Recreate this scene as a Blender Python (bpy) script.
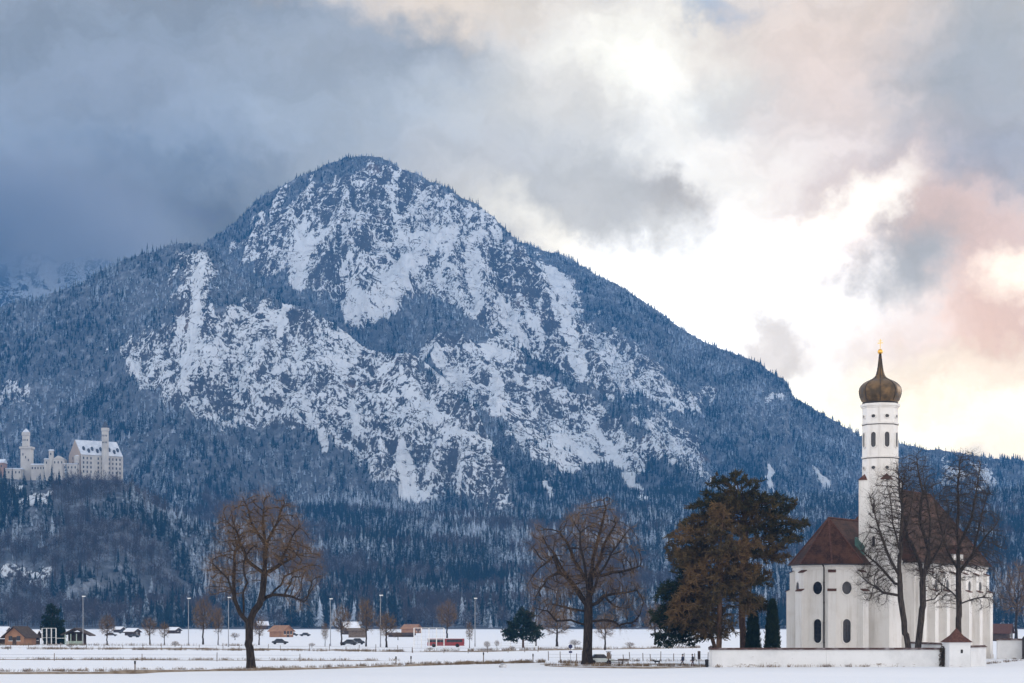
import bpy, math, random
import numpy as np

for o in list(bpy.data.objects):
    bpy.data.objects.remove(o)
sc = bpy.context.scene
col = sc.collection

# ------------------------------------------------------------------ camera
F = 1991.0            # focal length in picture widths of 1024
CX, HY, CH = 512.0, 621.0, 6.3
cam_d = bpy.data.cameras.new('camera')
cam_d.sensor_width = 36.0
cam_d.lens = F / 1024 * 36.0
cam_d.shift_y = (HY - 341.5) / 1024
cam_d.clip_start = 1.0
cam_d.clip_end = 60000
cam = bpy.data.objects.new('camera', cam_d)
cam.location = (0, 0, CH)
cam.rotation_euler = (math.radians(90), 0, 0)
col.objects.link(cam)
sc.camera = cam

# ------------------------------------------------------------------ render, exposure
vs = sc.view_settings
vs.view_transform = 'Standard'
vs.look = 'None'
vs.exposure = 0.0
vs.gamma = 1.0
vs.use_curve_mapping = False
cy = sc.cycles
cy.max_bounces = 6
cy.diffuse_bounces = 3
cy.glossy_bounces = 2
cy.transmission_bounces = 2
cy.transparent_max_bounces = 8
cy.volume_bounces = 1
cy.use_denoising = True
try:
    cy.denoiser = 'OPENIMAGEDENOISE'
    cy.denoising_input_passes = 'RGB_ALBEDO_NORMAL'
    cy.denoising_prefilter = 'ACCURATE'
except Exception:
    pass

# ------------------------------------------------------------------ node helpers
class N:
    """tiny helper to write node graphs as expressions"""
    def __init__(self, tree):
        self.t = tree
    def node(self, typ, **kw):
        n = self.t.nodes.new(typ)
        for k, v in kw.items():
            setattr(n, k, v)
        return n
    def link(self, a, b):
        self.t.links.new(a, b)
    def put(self, sock, v):
        if v is None:
            return
        if hasattr(v, 'is_output') or isinstance(v, bpy.types.NodeSocket):
            self.t.links.new(v, sock)
        else:
            if hasattr(sock.default_value, '__len__') and len(sock.default_value) == 4 and len(v) == 3:
                v = (*v, 1)
            sock.default_value = v
    def m(self, op, a, b=None, c=None, clamp=False):
        n = self.node('ShaderNodeMath', operation=op, use_clamp=clamp)
        self.put(n.inputs[0], a); self.put(n.inputs[1], b); self.put(n.inputs[2], c)
        return n.outputs[0]
    def mix(self, f, a, b, blend='MIX'):
        n = self.node('ShaderNodeMix', data_type='RGBA', blend_type=blend)
        self.put(n.inputs['Factor'], f)
        self.put([s for s in n.inputs if s.name == 'A' and s.type == 'RGBA'][0], a)
        self.put([s for s in n.inputs if s.name == 'B' and s.type == 'RGBA'][0], b)
        return [s for s in n.outputs if s.type == 'RGBA'][0]
    def noise(self, vec, scale, detail=4, rough=0.55, dist=0.0, out=0, dims='3D'):
        n = self.node('ShaderNodeTexNoise', noise_dimensions=dims)
        self.put(n.inputs['Vector'], vec)
        n.inputs['Scale'].default_value = scale
        n.inputs['Detail'].default_value = detail
        n.inputs['Roughness'].default_value = rough
        n.inputs['Distortion'].default_value = dist
        return n.outputs[out]
    def step(self, x, lo, hi, a=0.0, b=1.0, smooth=True):
        n = self.node('ShaderNodeMapRange')
        n.interpolation_type = 'SMOOTHSTEP' if smooth else 'LINEAR'
        self.put(n.inputs['Value'], x)
        n.inputs['From Min'].default_value = lo; n.inputs['From Max'].default_value = hi
        n.inputs['To Min'].default_value = a; n.inputs['To Max'].default_value = b
        return n.outputs[0]
    def sep(self, v):
        n = self.node('ShaderNodeSeparateXYZ'); self.put(n.inputs[0], v); return n.outputs
    def comb(self, x, y, z):
        n = self.node('ShaderNodeCombineXYZ')
        self.put(n.inputs[0], x); self.put(n.inputs[1], y); self.put(n.inputs[2], z)
        return n.outputs[0]
    def vm(self, op, a, b=None):
        n = self.node('ShaderNodeVectorMath', operation=op)
        self.put(n.inputs[0], a)
        if b is not None:
            self.put(n.inputs[1], b)
        return n.outputs[0]

# ------------------------------------------------------------------ sky and clouds, by direction in the world
SUN_AZ, SUN_EL = math.radians(44.0), math.radians(13.0)      # azimuth from +Y towards +X
world = bpy.data.worlds.new('World')
sc.world = world
world.use_nodes = True
wt = world.node_tree
wt.nodes.clear()
w = N(wt)
sky = w.node('ShaderNodeTexSky', sky_type='NISHITA')
sky.sun_disc = False
sky.sun_elevation = SUN_EL
sky.sun_rotation = SUN_AZ
sky.altitude = 800
bg1 = w.node('ShaderNodeBackground'); w.link(sky.outputs[0], bg1.inputs[0]); bg1.inputs[1].default_value = 0.08
tc = w.node('ShaderNodeTexCoord').outputs['Generated']
dx, dy, dz = w.sep(tc)
az = w.m('ARCTAN2', dx, dy)
hyp = w.m('SQRT', w.m('ADD', w.m('MULTIPLY', dx, dx), w.m('MULTIPLY', dy, dy)))
el = w.m('ARCTAN2', dz, hyp)
deg = 57.2958
A0 = w.m('MULTIPLY', az, deg)      # degrees to the right of +Y
E0 = w.m('MULTIPLY', el, deg)      # degrees above the horizon
# warped coordinates: large soft billows and finer curls
nv = w.noise(tc, 9.0, 4, 0.55, out=1)
nf = w.noise(tc, 30.0, 5, 0.6, out=1)
nvx, nvy, _z = w.sep(nv); nfx, nfy, _z = w.sep(nf)
def warp(c, a, b, ka, kb):
    t = w.m('ADD', c, w.m('MULTIPLY', w.m('SUBTRACT', a, 0.5), ka))
    return w.m('ADD', t, w.m('MULTIPLY', w.m('SUBTRACT', b, 0.5), kb))
A1 = warp(A0, nvx, nfx, 2.2, 3.4)
E1 = warp(E0, nvy, nfy, 1.8, 3.0)
def p2a(px): return math.degrees(math.atan((px - CX) / F))
def p2e(py): return math.degrees(math.atan((HY - py) / F))
def blob(px, py, rx, ry, soft=1.0, rot=0.0):
    """soft cloud patch at a direction; radii in degrees"""
    a = w.m('SUBTRACT', A1, p2a(px)); e = w.m('SUBTRACT', E1, p2e(py))
    c, s = math.cos(math.radians(rot)), math.sin(math.radians(rot))
    u = w.m('DIVIDE', w.m('ADD', w.m('MULTIPLY', a, c), w.m('MULTIPLY', e, s)), rx)
    v = w.m('DIVIDE', w.m('SUBTRACT', w.m('MULTIPLY', e, c), w.m('MULTIPLY', a, s)), ry)
    d = w.m('SQRT', w.m('ADD', w.m('MULTIPLY', u, u), w.m('MULTIPLY', v, v)))
    return w.step(d, 1.0 + soft, max(0.0, 1.0 - soft))
def L(r, g, b):        # sRGB 0-255 to linear
    f = lambda c: (c / 255 / 12.92) if c / 255 <= 0.04045 else ((c / 255 + 0.055) / 1.055) ** 2.4
    return (f(r), f(g), f(b))
PX = 0.02878           # degrees per picture unit
ccol = L(160, 172, 194)                                   # grey stratus all round
ccol = w.mix(w.step(A1, -9.5, 3.5), ccol, L(232, 228, 228))
#         centre x,y   radii(px)   softness colour            strength rot
for (x, y, rx, ry, so, cl, st, ro) in [
    (  60, 170, 330, 130, .9, (132, 150, 177), .85,  0),
    ( 250,  40, 380,  40, .8, (146, 162, 186), .85,  3),
    ( 150, 110, 300,  34, .9, (156, 170, 194), .6,  2),
    ( 110, 235, 260,  50, .9, (104, 122, 150), .9,  0),
    ( 300,  90, 110,  40, .9, (174, 190, 212), .6,  10),
    ( 420, 110, 120,  70, .9, (184, 195, 210), .8,  20),
    ( 400,  50, 150,  34, .9, (160, 172, 192), .7,  5),
    ( 470,   8, 150,  24, .9, (242, 230, 222), .9, -4),
    ( 560, 140, 130,  90, .8, (208, 212, 216), .85, 40),
    ( 470, 180, 110,  50, .9, (206, 207, 212), .8, 10),
    ( 600, 250, 200,  50, .7, (222, 219, 218), .7, 20),
    ( 770, 260, 120, 130, .8, (270, 264, 258), 1.0, -30),
    ( 640,  70, 130,  60, .9, (242, 238, 234), .9, -8),
    ( 645,  62,  70,  24, .95, (258, 254, 247), .9, -12),
    ( 740, 165, 120,  56, .9, (262, 257, 250), .95,  -50),
    ( 640, 295, 150,  24, .8, (262, 250, 240), .9, -30),
    ( 655, 208,  84,  36, .5,(192, 193, 196), 1.0, -14),
    ( 692, 224,  34,  30, .5, (176, 175, 176), .9,   0),
    ( 600, 195,  60,  40, .8, (208, 208, 210), .6,   0),
    ( 745, 108,  46,  24, .8, (214, 232, 240), .7,   0),
    ( 725,  14,  34,  14, .8, (172, 196, 226), .85,   0),
    ( 850,  90, 130, 100, .9, (234, 217, 211), .9, 30),
    ( 985,  80,  70, 120, .8, (168, 176, 188), .9, -20),
    ( 915, 165, 130,  34, .7, (186, 187, 194), .8, 28),
    ( 880, 235, 120,  56, .9, (243, 218, 208), .85, 20),
    ( 960, 320, 140,  90, .8, (244, 208, 193), .95, -20),
    ( 985, 250, 110,  60, .8, (236, 208, 200), .8, -20),
    ( 760, 320, 130,  80, .7, (272, 266, 260), 1.0,  0),
    ( 850, 212,  60,  20, .8, (266, 250, 240), .8,  25),
    ( 785, 345,  34,  38, .6, (222, 212, 210), .8,  0),
    ( 870, 355,  46,  30, .8, (244, 226, 218), .6,  0),
    ( 880, 415, 220,  38, .8, (270, 256, 238), 1.0, 8),
    ( 960, 385, 120,  30, .8, (252, 226, 208), .7,  10),
    (1005, 435, 100,  30, .8, (264, 244, 226), .8,  0),
    (1014, 285,  34,  24, .8, (266, 240, 222), .8,   0),
    (1000, 170,  50,  30, .8, (160, 168, 184), .7,   0),
    ( 903, 266,  38,  42, .8, (176, 180, 186), .9,  0),
]:
    f = w.m('MULTIPLY', blob(x, y, rx * PX, ry * PX, so, ro), st)
    if max(cl) > 255:
        k = 1.0 + (max(cl) - 255) * 0.05
        c3 = tuple(min(c, 255) for c in cl); c3 = tuple(v * k for v in L(*c3))
    else:
        c3 = L(*cl)
    ccol = w.mix(f, ccol, c3)
# fine billow modelling of the cloud brightness
bil = w.noise(w.comb(w.m('MULTIPLY', A1, .09), w.m('MULTIPLY', E1, .16), 0.0), 3.0, 6, 0.62)
ccol = w.mix(1.0, ccol, w.comb(*[w.step(bil, .3, .7, .90, 1.10)] * 3), 'MULTIPLY')
# the rest of the sky, out of the picture: bright even overcast, paler and warmer behind the camera
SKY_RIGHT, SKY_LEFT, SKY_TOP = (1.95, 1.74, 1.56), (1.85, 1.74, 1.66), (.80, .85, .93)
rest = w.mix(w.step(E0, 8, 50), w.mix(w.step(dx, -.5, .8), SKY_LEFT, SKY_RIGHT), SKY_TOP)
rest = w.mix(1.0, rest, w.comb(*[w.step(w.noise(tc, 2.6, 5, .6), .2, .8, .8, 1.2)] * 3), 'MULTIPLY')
# seen through kilometres of blue air: the clouds themselves are that much warmer and stronger
AIR, AIRT = (.032, .130, .320), .68
ccol = w.vm('SCALE', w.vm('MAXIMUM', w.vm('SUBTRACT', ccol, AIR), (.01,.01,.01)))
ccol.node.inputs['Scale'].default_value = 1/AIRT
inview = w.m('MULTIPLY', w.step(w.m('ABSOLUTE', A0), 42, 20), w.step(E0, 34, 20))
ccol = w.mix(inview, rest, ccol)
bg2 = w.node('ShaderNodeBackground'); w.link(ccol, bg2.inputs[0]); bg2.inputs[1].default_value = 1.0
cover = w.step(w.noise(tc, 7.0, 4, .5), .2, .5, .93, .98)
ms = w.node('ShaderNodeMixShader'); w.link(cover, ms.inputs[0])
w.link(bg1.outputs[0], ms.inputs[1]); w.link(bg2.outputs[0], ms.inputs[2])
wo = w.node('ShaderNodeOutputWorld'); w.link(ms.outputs[0], wo.inputs['Surface'])
world.cycles.sampling_method = 'MANUAL'
world.cycles.sample_map_resolution = 1024

sun_d = bpy.data.lights.new('sun', 'SUN')
sun_d.energy = 1.0
sun_d.angle = math.radians(16)
sun_d.color = (1.0, 0.86, 0.72)
sun = bpy.data.objects.new('sun', sun_d)
col.objects.link(sun)
sun.rotation_euler = (math.radians(90) - SUN_EL, 0, math.pi - SUN_AZ)

# ------------------------------------------------------------------ build helpers
def P(px, py=None, Y=None):
    """ground point under a picture position, or at depth Y"""
    if Y is None:
        Y = F * CH / (py - HY)
    return (px - CX) / F * Y, Y
def Z(py, Y):
    return CH + (HY - py) / F * Y

def mat(name, rough=0.9, spec=0.2):
    m = bpy.data.materials.new(name)
    m.use_nodes = True
    b = m.node_tree.nodes['Principled BSDF']
    b.inputs['Roughness'].default_value = rough
    b.inputs['Specular IOR Level'].default_value = spec
    return m, N(m.node_tree), b

def simple_mat(name, c, c2=None, scale=1.0, rough=0.9, metal=0.0, detail=5, lo=.35, hi=.65, bump=0.0, spec=.2):
    m, n, b = mat(name, rough, spec)
    b.inputs['Metallic'].default_value = metal
    pos = n.node('ShaderNodeTexCoord').outputs['Object']
    nz = n.noise(pos, scale, detail, .6)
    n.link(n.mix(n.step(nz, lo, hi), c, c2 if c2 else tuple(v * .75 for v in c)), b.inputs['Base Color'])
    if bump:
        bp = n.node('ShaderNodeBump'); bp.inputs['Strength'].default_value = bump
        n.link(nz, bp.inputs['Height']); n.link(bp.outputs[0], b.inputs['Normal'])
    return m

def tag(o, label=None, cat=None, group=None, kind=None):
    if label: o['label'] = label
    if cat: o['category'] = cat
    if group: o['group'] = group
    if kind: o['kind'] = kind
    return o

def empty(name, loc, rz=0.0):
    o = bpy.data.objects.new(name, None)
    o.location = loc
    o.rotation_euler = (0, 0, rz)
    o.empty_display_size = .2
    col.objects.link(o)
    return o

class MB:
    """collects shapes and links them as one mesh object"""
    def __init__(self):
        self.v, self.f, self.mi, self.cur = [], [], [], 0
    def add(self, vs, fs):
        k = len(self.v)
        self.v += [tuple(p) for p in vs]
        self.f += [tuple(i + k for i in q) for q in fs]
        self.mi += [self.cur] * len(fs)
        return self
    def box(self, x0, x1, y0, y1, z0, z1):
        return self.add([(x0,y0,z0),(x1,y0,z0),(x1,y1,z0),(x0,y1,z0),(x0,y0,z1),(x1,y0,z1),(x1,y1,z1),(x0,y1,z1)],
                        [(0,3,2,1),(4,5,6,7),(0,1,5,4),(1,2,6,5),(2,3,7,6),(3,0,4,7)])
    def prism(self, pts, z0, z1, cap=True):
        """vertical prism over a counter-clockwise outline"""
        n = len(pts)
        z0s = z0 if hasattr(z0, '__len__') else [z0] * n
        z1s = z1 if hasattr(z1, '__len__') else [z1] * n
        vs = [(p[0], p[1], z0s[i]) for i, p in enumerate(pts)] + [(p[0], p[1], z1s[i]) for i, p in enumerate(pts)]
        fs = [(i, (i+1) % n, n + (i+1) % n, n + i) for i in range(n)]
        if cap: fs += [tuple(range(n-1, -1, -1)), tuple(range(n, 2*n))]
        return self.add(vs, fs)
    def lathe(self, prof, n=16, c=(0, 0), a0=0.0):
        vs, fs = [], []
        for r, z in prof:
            for i in range(n):
                a = a0 + 2*math.pi*i/n
                vs.append((c[0]+r*math.cos(a), c[1]+r*math.sin(a), z))
        for j in range(len(prof)-1):
            for i in range(n):
                i2 = (i+1) % n
                fs.append((j*n+i, j*n+i2, (j+1)*n+i2, (j+1)*n+i))
        fs.append(tuple(range(n-1, -1, -1))); fs.append(tuple((len(prof)-1)*n+i for i in range(n)))
        return self.add(vs, fs)
    def tube(self, pts, rs, n=6):
        pts = [np.array(p, float) for p in pts]
        if not hasattr(rs, '__len__'): rs = [rs] * len(pts)
        vs, fs = [], []
        for j, p in enumerate(pts):
            d = pts[min(j+1, len(pts)-1)] - pts[max(j-1, 0)]
            d /= np.linalg.norm(d) + 1e-9
            up = np.array((0, 0, 1.)) if abs(d[2]) < .9 else np.array((1., 0, 0))
            a = np.cross(d, up); a /= np.linalg.norm(a); b = np.cross(d, a)
            for i in range(n):
                t = 2*math.pi*i/n
                vs.append(tuple(p + rs[j]*(math.cos(t)*a + math.sin(t)*b)))
        for j in range(len(pts)-1):
            for i in range(n):
                i2 = (i+1) % n
                fs.append((j*n+i, (j+1)*n+i, (j+1)*n+i2, j*n+i2))
        fs.append(tuple(range(n))); fs.append(tuple((len(pts)-1)*n+i for i in range(n-1, -1, -1)))
        return self.add(vs, fs)
    def build(self, name, mats, parent=None, smooth=False, loc=None):
        me = bpy.data.meshes.new(name)
        me.from_pydata(self.v, [], self.f)
        for m in (mats if isinstance(mats, (list, tuple)) else [mats]):
            me.materials.append(m)
        if any(self.mi):
            me.polygons.foreach_set('material_index', self.mi)
        if smooth:
            me.polygons.foreach_set('use_smooth', [True] * len(self.f))
        me.update()
        o = bpy.data.objects.new(name, me)
        col.objects.link(o)
        if parent: o.parent = parent
        if loc: o.location = loc
        return o

def np_mesh(name, V, Fq, mats, parent=None, mi=None, smooth=False):
    """mesh from numpy arrays; Fq is (n,3) or (n,4)"""
    me = bpy.data.meshes.new(name)
    V = np.asarray(V, np.float32); Fq = np.asarray(Fq, np.int32)
    k = Fq.shape[1]
    me.vertices.add(len(V)); me.vertices.foreach_set('co', V.ravel())
    me.loops.add(Fq.size); me.loops.foreach_set('vertex_index', Fq.ravel())
    me.polygons.add(len(Fq))
    me.polygons.foreach_set('loop_start', np.arange(0, Fq.size, k, dtype=np.int32))
    if smooth: me.polygons.foreach_set('use_smooth', np.ones(len(Fq), bool))
    for m in (mats if isinstance(mats, (list, tuple)) else [mats]):
        me.materials.append(m)
    if mi is not None: me.polygons.foreach_set('material_index', np.asarray(mi, np.int32))
    me.update(calc_edges=True)
    o = bpy.data.objects.new(name, me)
    col.objects.link(o)
    if parent: o.parent = parent
    return o

def copy_tree(o, parent=None):
    c = o.copy(); col.objects.link(c); c.parent = parent
    for ch in o.children:
        copy_tree(ch, c)
    return c

# ------------------------------------------------------------------ numpy noise
_rs = np.random.RandomState(7)
_perm = np.concatenate([_rs.permutation(4096)] * 2)
_ga = _rs.rand(4096) * 2 * np.pi
_gx, _gy = np.cos(_ga), np.sin(_ga)
def perlin(x, y, seed=0):
    x = np.asarray(x, float) + seed * 37.31; y = np.asarray(y, float) + seed * 17.77
    xi = np.floor(x).astype(int); yi = np.floor(y).astype(int)
    xf = x - xi; yf = y - yi
    u = xf*xf*xf*(xf*(xf*6-15)+10); v = yf*yf*yf*(yf*(yf*6-15)+10)
    def g(ix, iy, fx, fy):
        h = _perm[(_perm[ix & 4095] + iy) & 4095]
        return _gx[h]*fx + _gy[h]*fy
    a = g(xi, yi, xf, yf); b = g(xi+1, yi, xf-1, yf)
    c = g(xi, yi+1, xf, yf-1); d = g(xi+1, yi+1, xf-1, yf-1)
    return ((a*(1-u)+b*u)*(1-v) + (c*(1-u)+d*u)*v) * 1.5
def fbm(x, y, o=5, seed=0, gain=.5, lac=2.03):
    s, a = 0, 1.0
    for k in range(o):
        s = s + a * perlin(x, y, seed + k*3); a *= gain; x = x*lac; y = y*lac
    return s
def ridged(x, y, o=5, seed=0, gain=.5):
    s, a, w_ = 0, 1.0, 1.0
    for k in range(o):
        n = (1 - np.abs(perlin(x, y, seed + k*3))) ** 2
        s = s + a * n * w_; w_ = np.clip(n*1.6, 0, 1); a *= gain; x = x*2.07; y = y*2.07
    return s
def sstep(x, a, b):
    t = np.clip((x-a)/(b-a), 0, 1); return t*t*(3-2*t)
# ------------------------------------------------------------------ bare trees grown by space colonisation
def grow(att, trunk, step=.45, infl=6.0, kill=.9, seed=0, iters=160, up=.10, jit=.18):
    """att: points the crown fills; trunk: polyline to start from. Returns nodes and parents."""
    rd = np.random.RandomState(seed)
    lines = trunk if hasattr(trunk[0][0], '__len__') else [trunk]
    P_ = [np.array(lines[0][0], float)]; par = [-1]
    for q_, ln_ in enumerate(lines):
        last = 0 if q_ == 0 else int(np.argmin(np.linalg.norm(np.array(P_)-np.array(ln_[0], float), axis=1)))
        for a, b in zip(ln_[:-1], ln_[1:]):
            a, b = np.array(a, float), np.array(b, float)
            k = max(1, int(np.linalg.norm(b-a)/step))
            wob = rd.randn(3)*step*.25
            for i in range(1, k+1):
                P_.append(a + (b-a)*i/k + (wob*math.sin(math.pi*i/k) if q_ or i > 3 else 0)); par.append(last); last = len(P_)-1
    att = np.array(att, float)
    nd = np.array(P_)
    D = np.linalg.norm(att[:, None]-nd[None], axis=2)
    best = D.argmin(1); bd = D.min(1)
    alive = bd > kill
    pdir = {}
    for _ in range(iters):
        use = alive & (bd < infl)
        if not use.any():
            if alive.any() and _ < 8: infl *= 1.5; continue
            break
        ids = np.unique(best[use]); new = []
        tgt = att[use] - nd[best[use]]
        tgt /= np.linalg.norm(tgt, axis=1)[:, None] + 1e-9
        acc = np.zeros((len(nd), 3)); np.add.at(acc, best[use], tgt)
        for i in ids:
            d = acc[i]; l = np.linalg.norm(d)
            if l < 1e-3: d = rd.randn(3); l = np.linalg.norm(d)
            d = d/l
            if par[i] >= 0:
                pd = nd[i]-nd[par[i]]; d = d + pd/(np.linalg.norm(pd)+1e-9)*.55
            d = d + rd.randn(3)*jit; d[2] += up
            d /= np.linalg.norm(d)
            q = nd[i]+d*step
            new.append((q, i))
        nq = np.array([q for q, _i in new])
        D = np.linalg.norm(att[:, None]-nq[None], axis=2)
        m_ = D.min(1); am = D.argmin(1)
        base_ = len(nd)
        nd = np.vstack([nd, nq]); par += [i for _q, i in new]
        up_ = m_ < bd
        best = np.where(up_, base_+am, best); bd = np.where(up_, m_, bd)
        alive &= bd > kill
        if len(nd) > 14000: break
    return nd, np.array(par)

def radii(nd, par, tip=.02, power=2.3, rmax=None):
    n = len(nd); acc = np.zeros(n); kids = np.zeros(n, int)
    for i in range(1, n): kids[par[i]] += 1
    # parents always come before their children
    for i in range(n-1, 0, -1):
        if kids[i] == 0: acc[i] = tip**power
        acc[par[i]] += acc[i] + 1e-9
    r = np.maximum(acc, tip**power) ** (1/power)
    if rmax: 
        k = rmax/r[1]
        # thick limbs follow the wanted trunk, tips keep theirs
        r = tip + (r-tip)*((rmax-tip)/(r[1]-tip))
    return r, kids

def limbs_mesh(nd, par, r, kids, flare=1.9, flare_h=1.5):
    """continuous tubes along each chain; returns V, F(quads)"""
    n = len(nd)
    children = [[] for _ in range(n)]
    for i in range(1, n): children[par[i]].append(i)
    V, Fq = [], []; off = 0
    stack = [(0, None)]
    while stack:
        s, pr = stack.pop()
        chain = [s] if pr is None else [pr, s]
        cur = s
        while children[cur]:
            ch = sorted(children[cur], key=lambda q: -r[q])
            for o_ in ch[1:]: stack.append((o_, cur))
            cur = ch[0]; chain.append(cur)
        if len(chain) < 2: continue
        pts = nd[chain]; rr = r[chain].copy()
        if pr is not None: rr[0] = min(rr[0], rr[1]*1.15)
        big = rr.max()
        k = 10 if big > .2 else (6 if big > .07 else (4 if big > .035 else 3))
        if pr is None:
            hgt = pts[:, 2]-pts[0, 2]
            rr = rr*(1 + (flare-1)*np.exp(-hgt/flare_h*1.6))
        t = np.gradient(pts, axis=0); t /= np.linalg.norm(t, axis=1)[:, None]+1e-9
        ref = np.where(np.abs(t[:, 2:3]) < .8, np.array([[0, 0, 1.]]), np.array([[1., 0, 0]]))
        # a steady frame along the chain
        a = np.cross(t, ref); a /= np.linalg.norm(a, axis=1)[:, None]+1e-9
        for j in range(1, len(a)):
            v = a[j-1] - t[j]*np.dot(a[j-1], t[j]); l = np.linalg.norm(v)
            if l > 1e-4: a[j] = v/l
        b = np.cross(t, a)
        th = np.arange(k)*2*np.pi/k
        lob = 1 + (.10*np.sin(3*th+off) if k >= 10 else 0*th)
        ring = pts[:, None] + rr[:, None, None]*lob[None, :, None]*(np.cos(th)[None, :, None]*a[:, None] + np.sin(th)[None, :, None]*b[:, None])
        m_ = len(chain)
        V.append(ring.reshape(-1, 3))
        i0 = (np.arange(m_-1)[:, None]*k + np.arange(k)[None])
        i1 = (np.arange(m_-1)[:, None]*k + (np.arange(k)[None]+1) % k)
        q = np.stack([i0, i1, i1+k, i0+k], -1).reshape(-1, 4) + off
        Fq.append(q); off += m_*k
    return np.vstack(V), np.vstack(Fq)

def twigs_mesh(starts, dirs, rd, ln=(.5, 1.3), r=.014, segs=3, spread=.5, up=.12):
    """fine twigs as thin three-sided tubes"""
    n = len(starts)
    p = starts.copy(); d = dirs + rd.randn(n, 3)*spread; d /= np.linalg.norm(d, axis=1)[:, None]
    L_ = (ln[0] + (ln[1]-ln[0])*rd.rand(n))[:, None]/segs
    rings = []; rad = r*(.8+.5*rd.rand(n))
    for s in range(segs+1):
        ref = np.where(np.abs(d[:, 2:3]) < .8, np.array([[0, 0, 1.]]), np.array([[1., 0, 0]]))
        a = np.cross(d, ref); a /= np.linalg.norm(a, axis=1)[:, None]+1e-9; b = np.cross(d, a)
        q = (rad*(1-.75*s/segs))[:, None]
        rings.append(np.stack([p + q*(math.cos(t)*a + math.sin(t)*b) for t in (0, 2.094, 4.189)], 1))
        p = p + d*L_; d = d + rd.randn(n, 3)*.22; d[:, 2] += up; d /= np.linalg.norm(d, axis=1)[:, None]
    Rg = np.stack(rings, 1).reshape(-1, 3)                # n, segs+1, 3
    base_ = (np.arange(n)*(segs+1)*3)[:, None, None]
    s_ = (np.arange(segs)*3)[None, :, None]; k = np.arange(3)[None, None, :]; k2 = (k+1) % 3
    q = np.stack([base_+s_+k, base_+s_+k2, base_+s_+3+k2, base_+s_+3+k], -1).reshape(-1, 4)
    return Rg, q, p, d

def crown_points(n, ells, rd, shell=.35, keep=None):
    """points filling a union of ellipsoids (cx,cy,cz,rx,ry,rz), denser to the outside"""
    out = []
    vol = np.array([e[3]*e[4]*e[5] for e in ells]); vol = vol/vol.sum()
    for e, v in zip(ells, vol):
        k = int(n*v)+4
        u = rd.randn(k, 3); u /= np.linalg.norm(u, axis=1)[:, None]
        rr = (shell**3 + (1-shell**3)*rd.rand(k))**(1/3.)
        m_ = rd.rand(k) < .5; rr[m_] = rd.rand(m_.sum())**(1/2.2)
        out.append(np.array(e[:3]) + u*rr[:, None]*np.array(e[3:]))
    p = np.vstack(out)
    return p if keep is None else p[keep(p)]

def bare_tree(name, loc, ells, trunk, n_att, rtrunk, seed, mats, tw=2, tw_len=(.5,1.3), tw_r=.014, step=.45, tip=.022, kill=.9,
              up=.10, tw2=True, power=2.3, infl=6., clip_z=0.0, tw_min=.06, jit=.18, droop=.0, parts=True):
    rd = np.random.RandomState(seed)
    att = crown_points(n_att, ells, rd)
    att = att[att[:, 2] > clip_z]
    nd, par = grow(att, trunk, step=step, infl=infl, kill=kill, seed=seed, up=up, jit=jit)
    r, kids = radii(nd, par, tip=tip, rmax=rtrunk, power=power)
    V, Q = limbs_mesh(nd, par, r, kids)
    thin = np.where((r < tw_min) & (np.arange(len(nd)) > 3))[0]
    src = np.repeat(thin, tw)
    d0 = nd[src]-nd[par[src]]; d0 /= np.linalg.norm(d0, axis=1)[:, None]+1e-9
    st = nd[par[src]] + (nd[src]-nd[par[src]])*rd.rand(len(src))[:, None]
    TV, TQ, p, d = twigs_mesh(st, d0, rd, tw_len, tw_r, spread=.6, up=.16-droop)
    VV, QQ = [TV], [TQ]
    if tw2:
        k = rd.rand(len(p)) < .8
        TV2, TQ2, _p, _d = twigs_mesh(p[k]-d[k]*tw_len[0]*.5, d[k], rd, (tw_len[0]*.5, tw_len[1]*.6), tw_r*.7, segs=2, spread=.6, up=.12-droop)
        VV.append(TV2); QQ.append(TQ2 + len(TV))
    TV = np.vstack(VV); TQ = np.vstack(QQ)
    if not parts:
        VA = np.vstack([V, TV]); QA = np.vstack([Q, TQ+len(V)])
        o = np_mesh(name, VA, QA, mats, mi=np.r_[np.zeros(len(Q)), np.ones(len(TQ))])
        o.location = loc
        return o
    root = empty(name, loc)
    np_mesh('trunk', V, Q, mats[0], root, smooth=True)
    np_mesh('crown', TV, TQ, mats[1], root)
    return root

def bark_mat(name, a, b_, sc_=1.2, bump=.6):
    m_, n, b = mat(name, .95, .1)
    pos = n.node('ShaderNodeTexCoord').outputs['Object']
    x, y, z = n.sep(pos)
    st = n.comb(n.m('MULTIPLY', x, 5*sc_), n.m('MULTIPLY', y, 5*sc_), n.m('MULTIPLY', z, 1.0*sc_))
    nz = n.noise(st, 1.0, 6, .65, .6)
    big = n.noise(pos, .35, 3, .5)
    c = n.mix(n.step(nz, .35, .65), a, b_)
    n.link(n.mix(n.step(big, .5, .7), c, tuple(v*.6 for v in b_)), b.inputs['Base Color'])
    bp = n.node('ShaderNodeBump'); bp.inputs['Strength'].default_value = bump; bp.inputs['Distance'].default_value = .05
    n.link(nz, bp.inputs['Height']); n.link(bp.outputs[0], b.inputs['Normal'])
    return m_
M_oakbark = bark_mat('oak_bark', (.014,.011,.009), (.052,.040,.032))
M_grbark = bark_mat('grey_bark', (.024,.019,.016), (.085,.068,.056))
M_twigo = simple_mat('twigs_orange', (.25,.155,.075), (.15,.095,.052), .6)
M_twigb = simple_mat('twigs_brown', (.095,.070,.048), (.050,.038,.029), .6)
M_twigp = simple_mat('twigs_purple', (.085,.070,.072), (.045,.038,.042), .02, lo=.4, hi=.6)
M_twigf = simple_mat('twigs_frost', (.30,.31,.34), (.14,.14,.16), .02, lo=.4, hi=.6)
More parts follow.
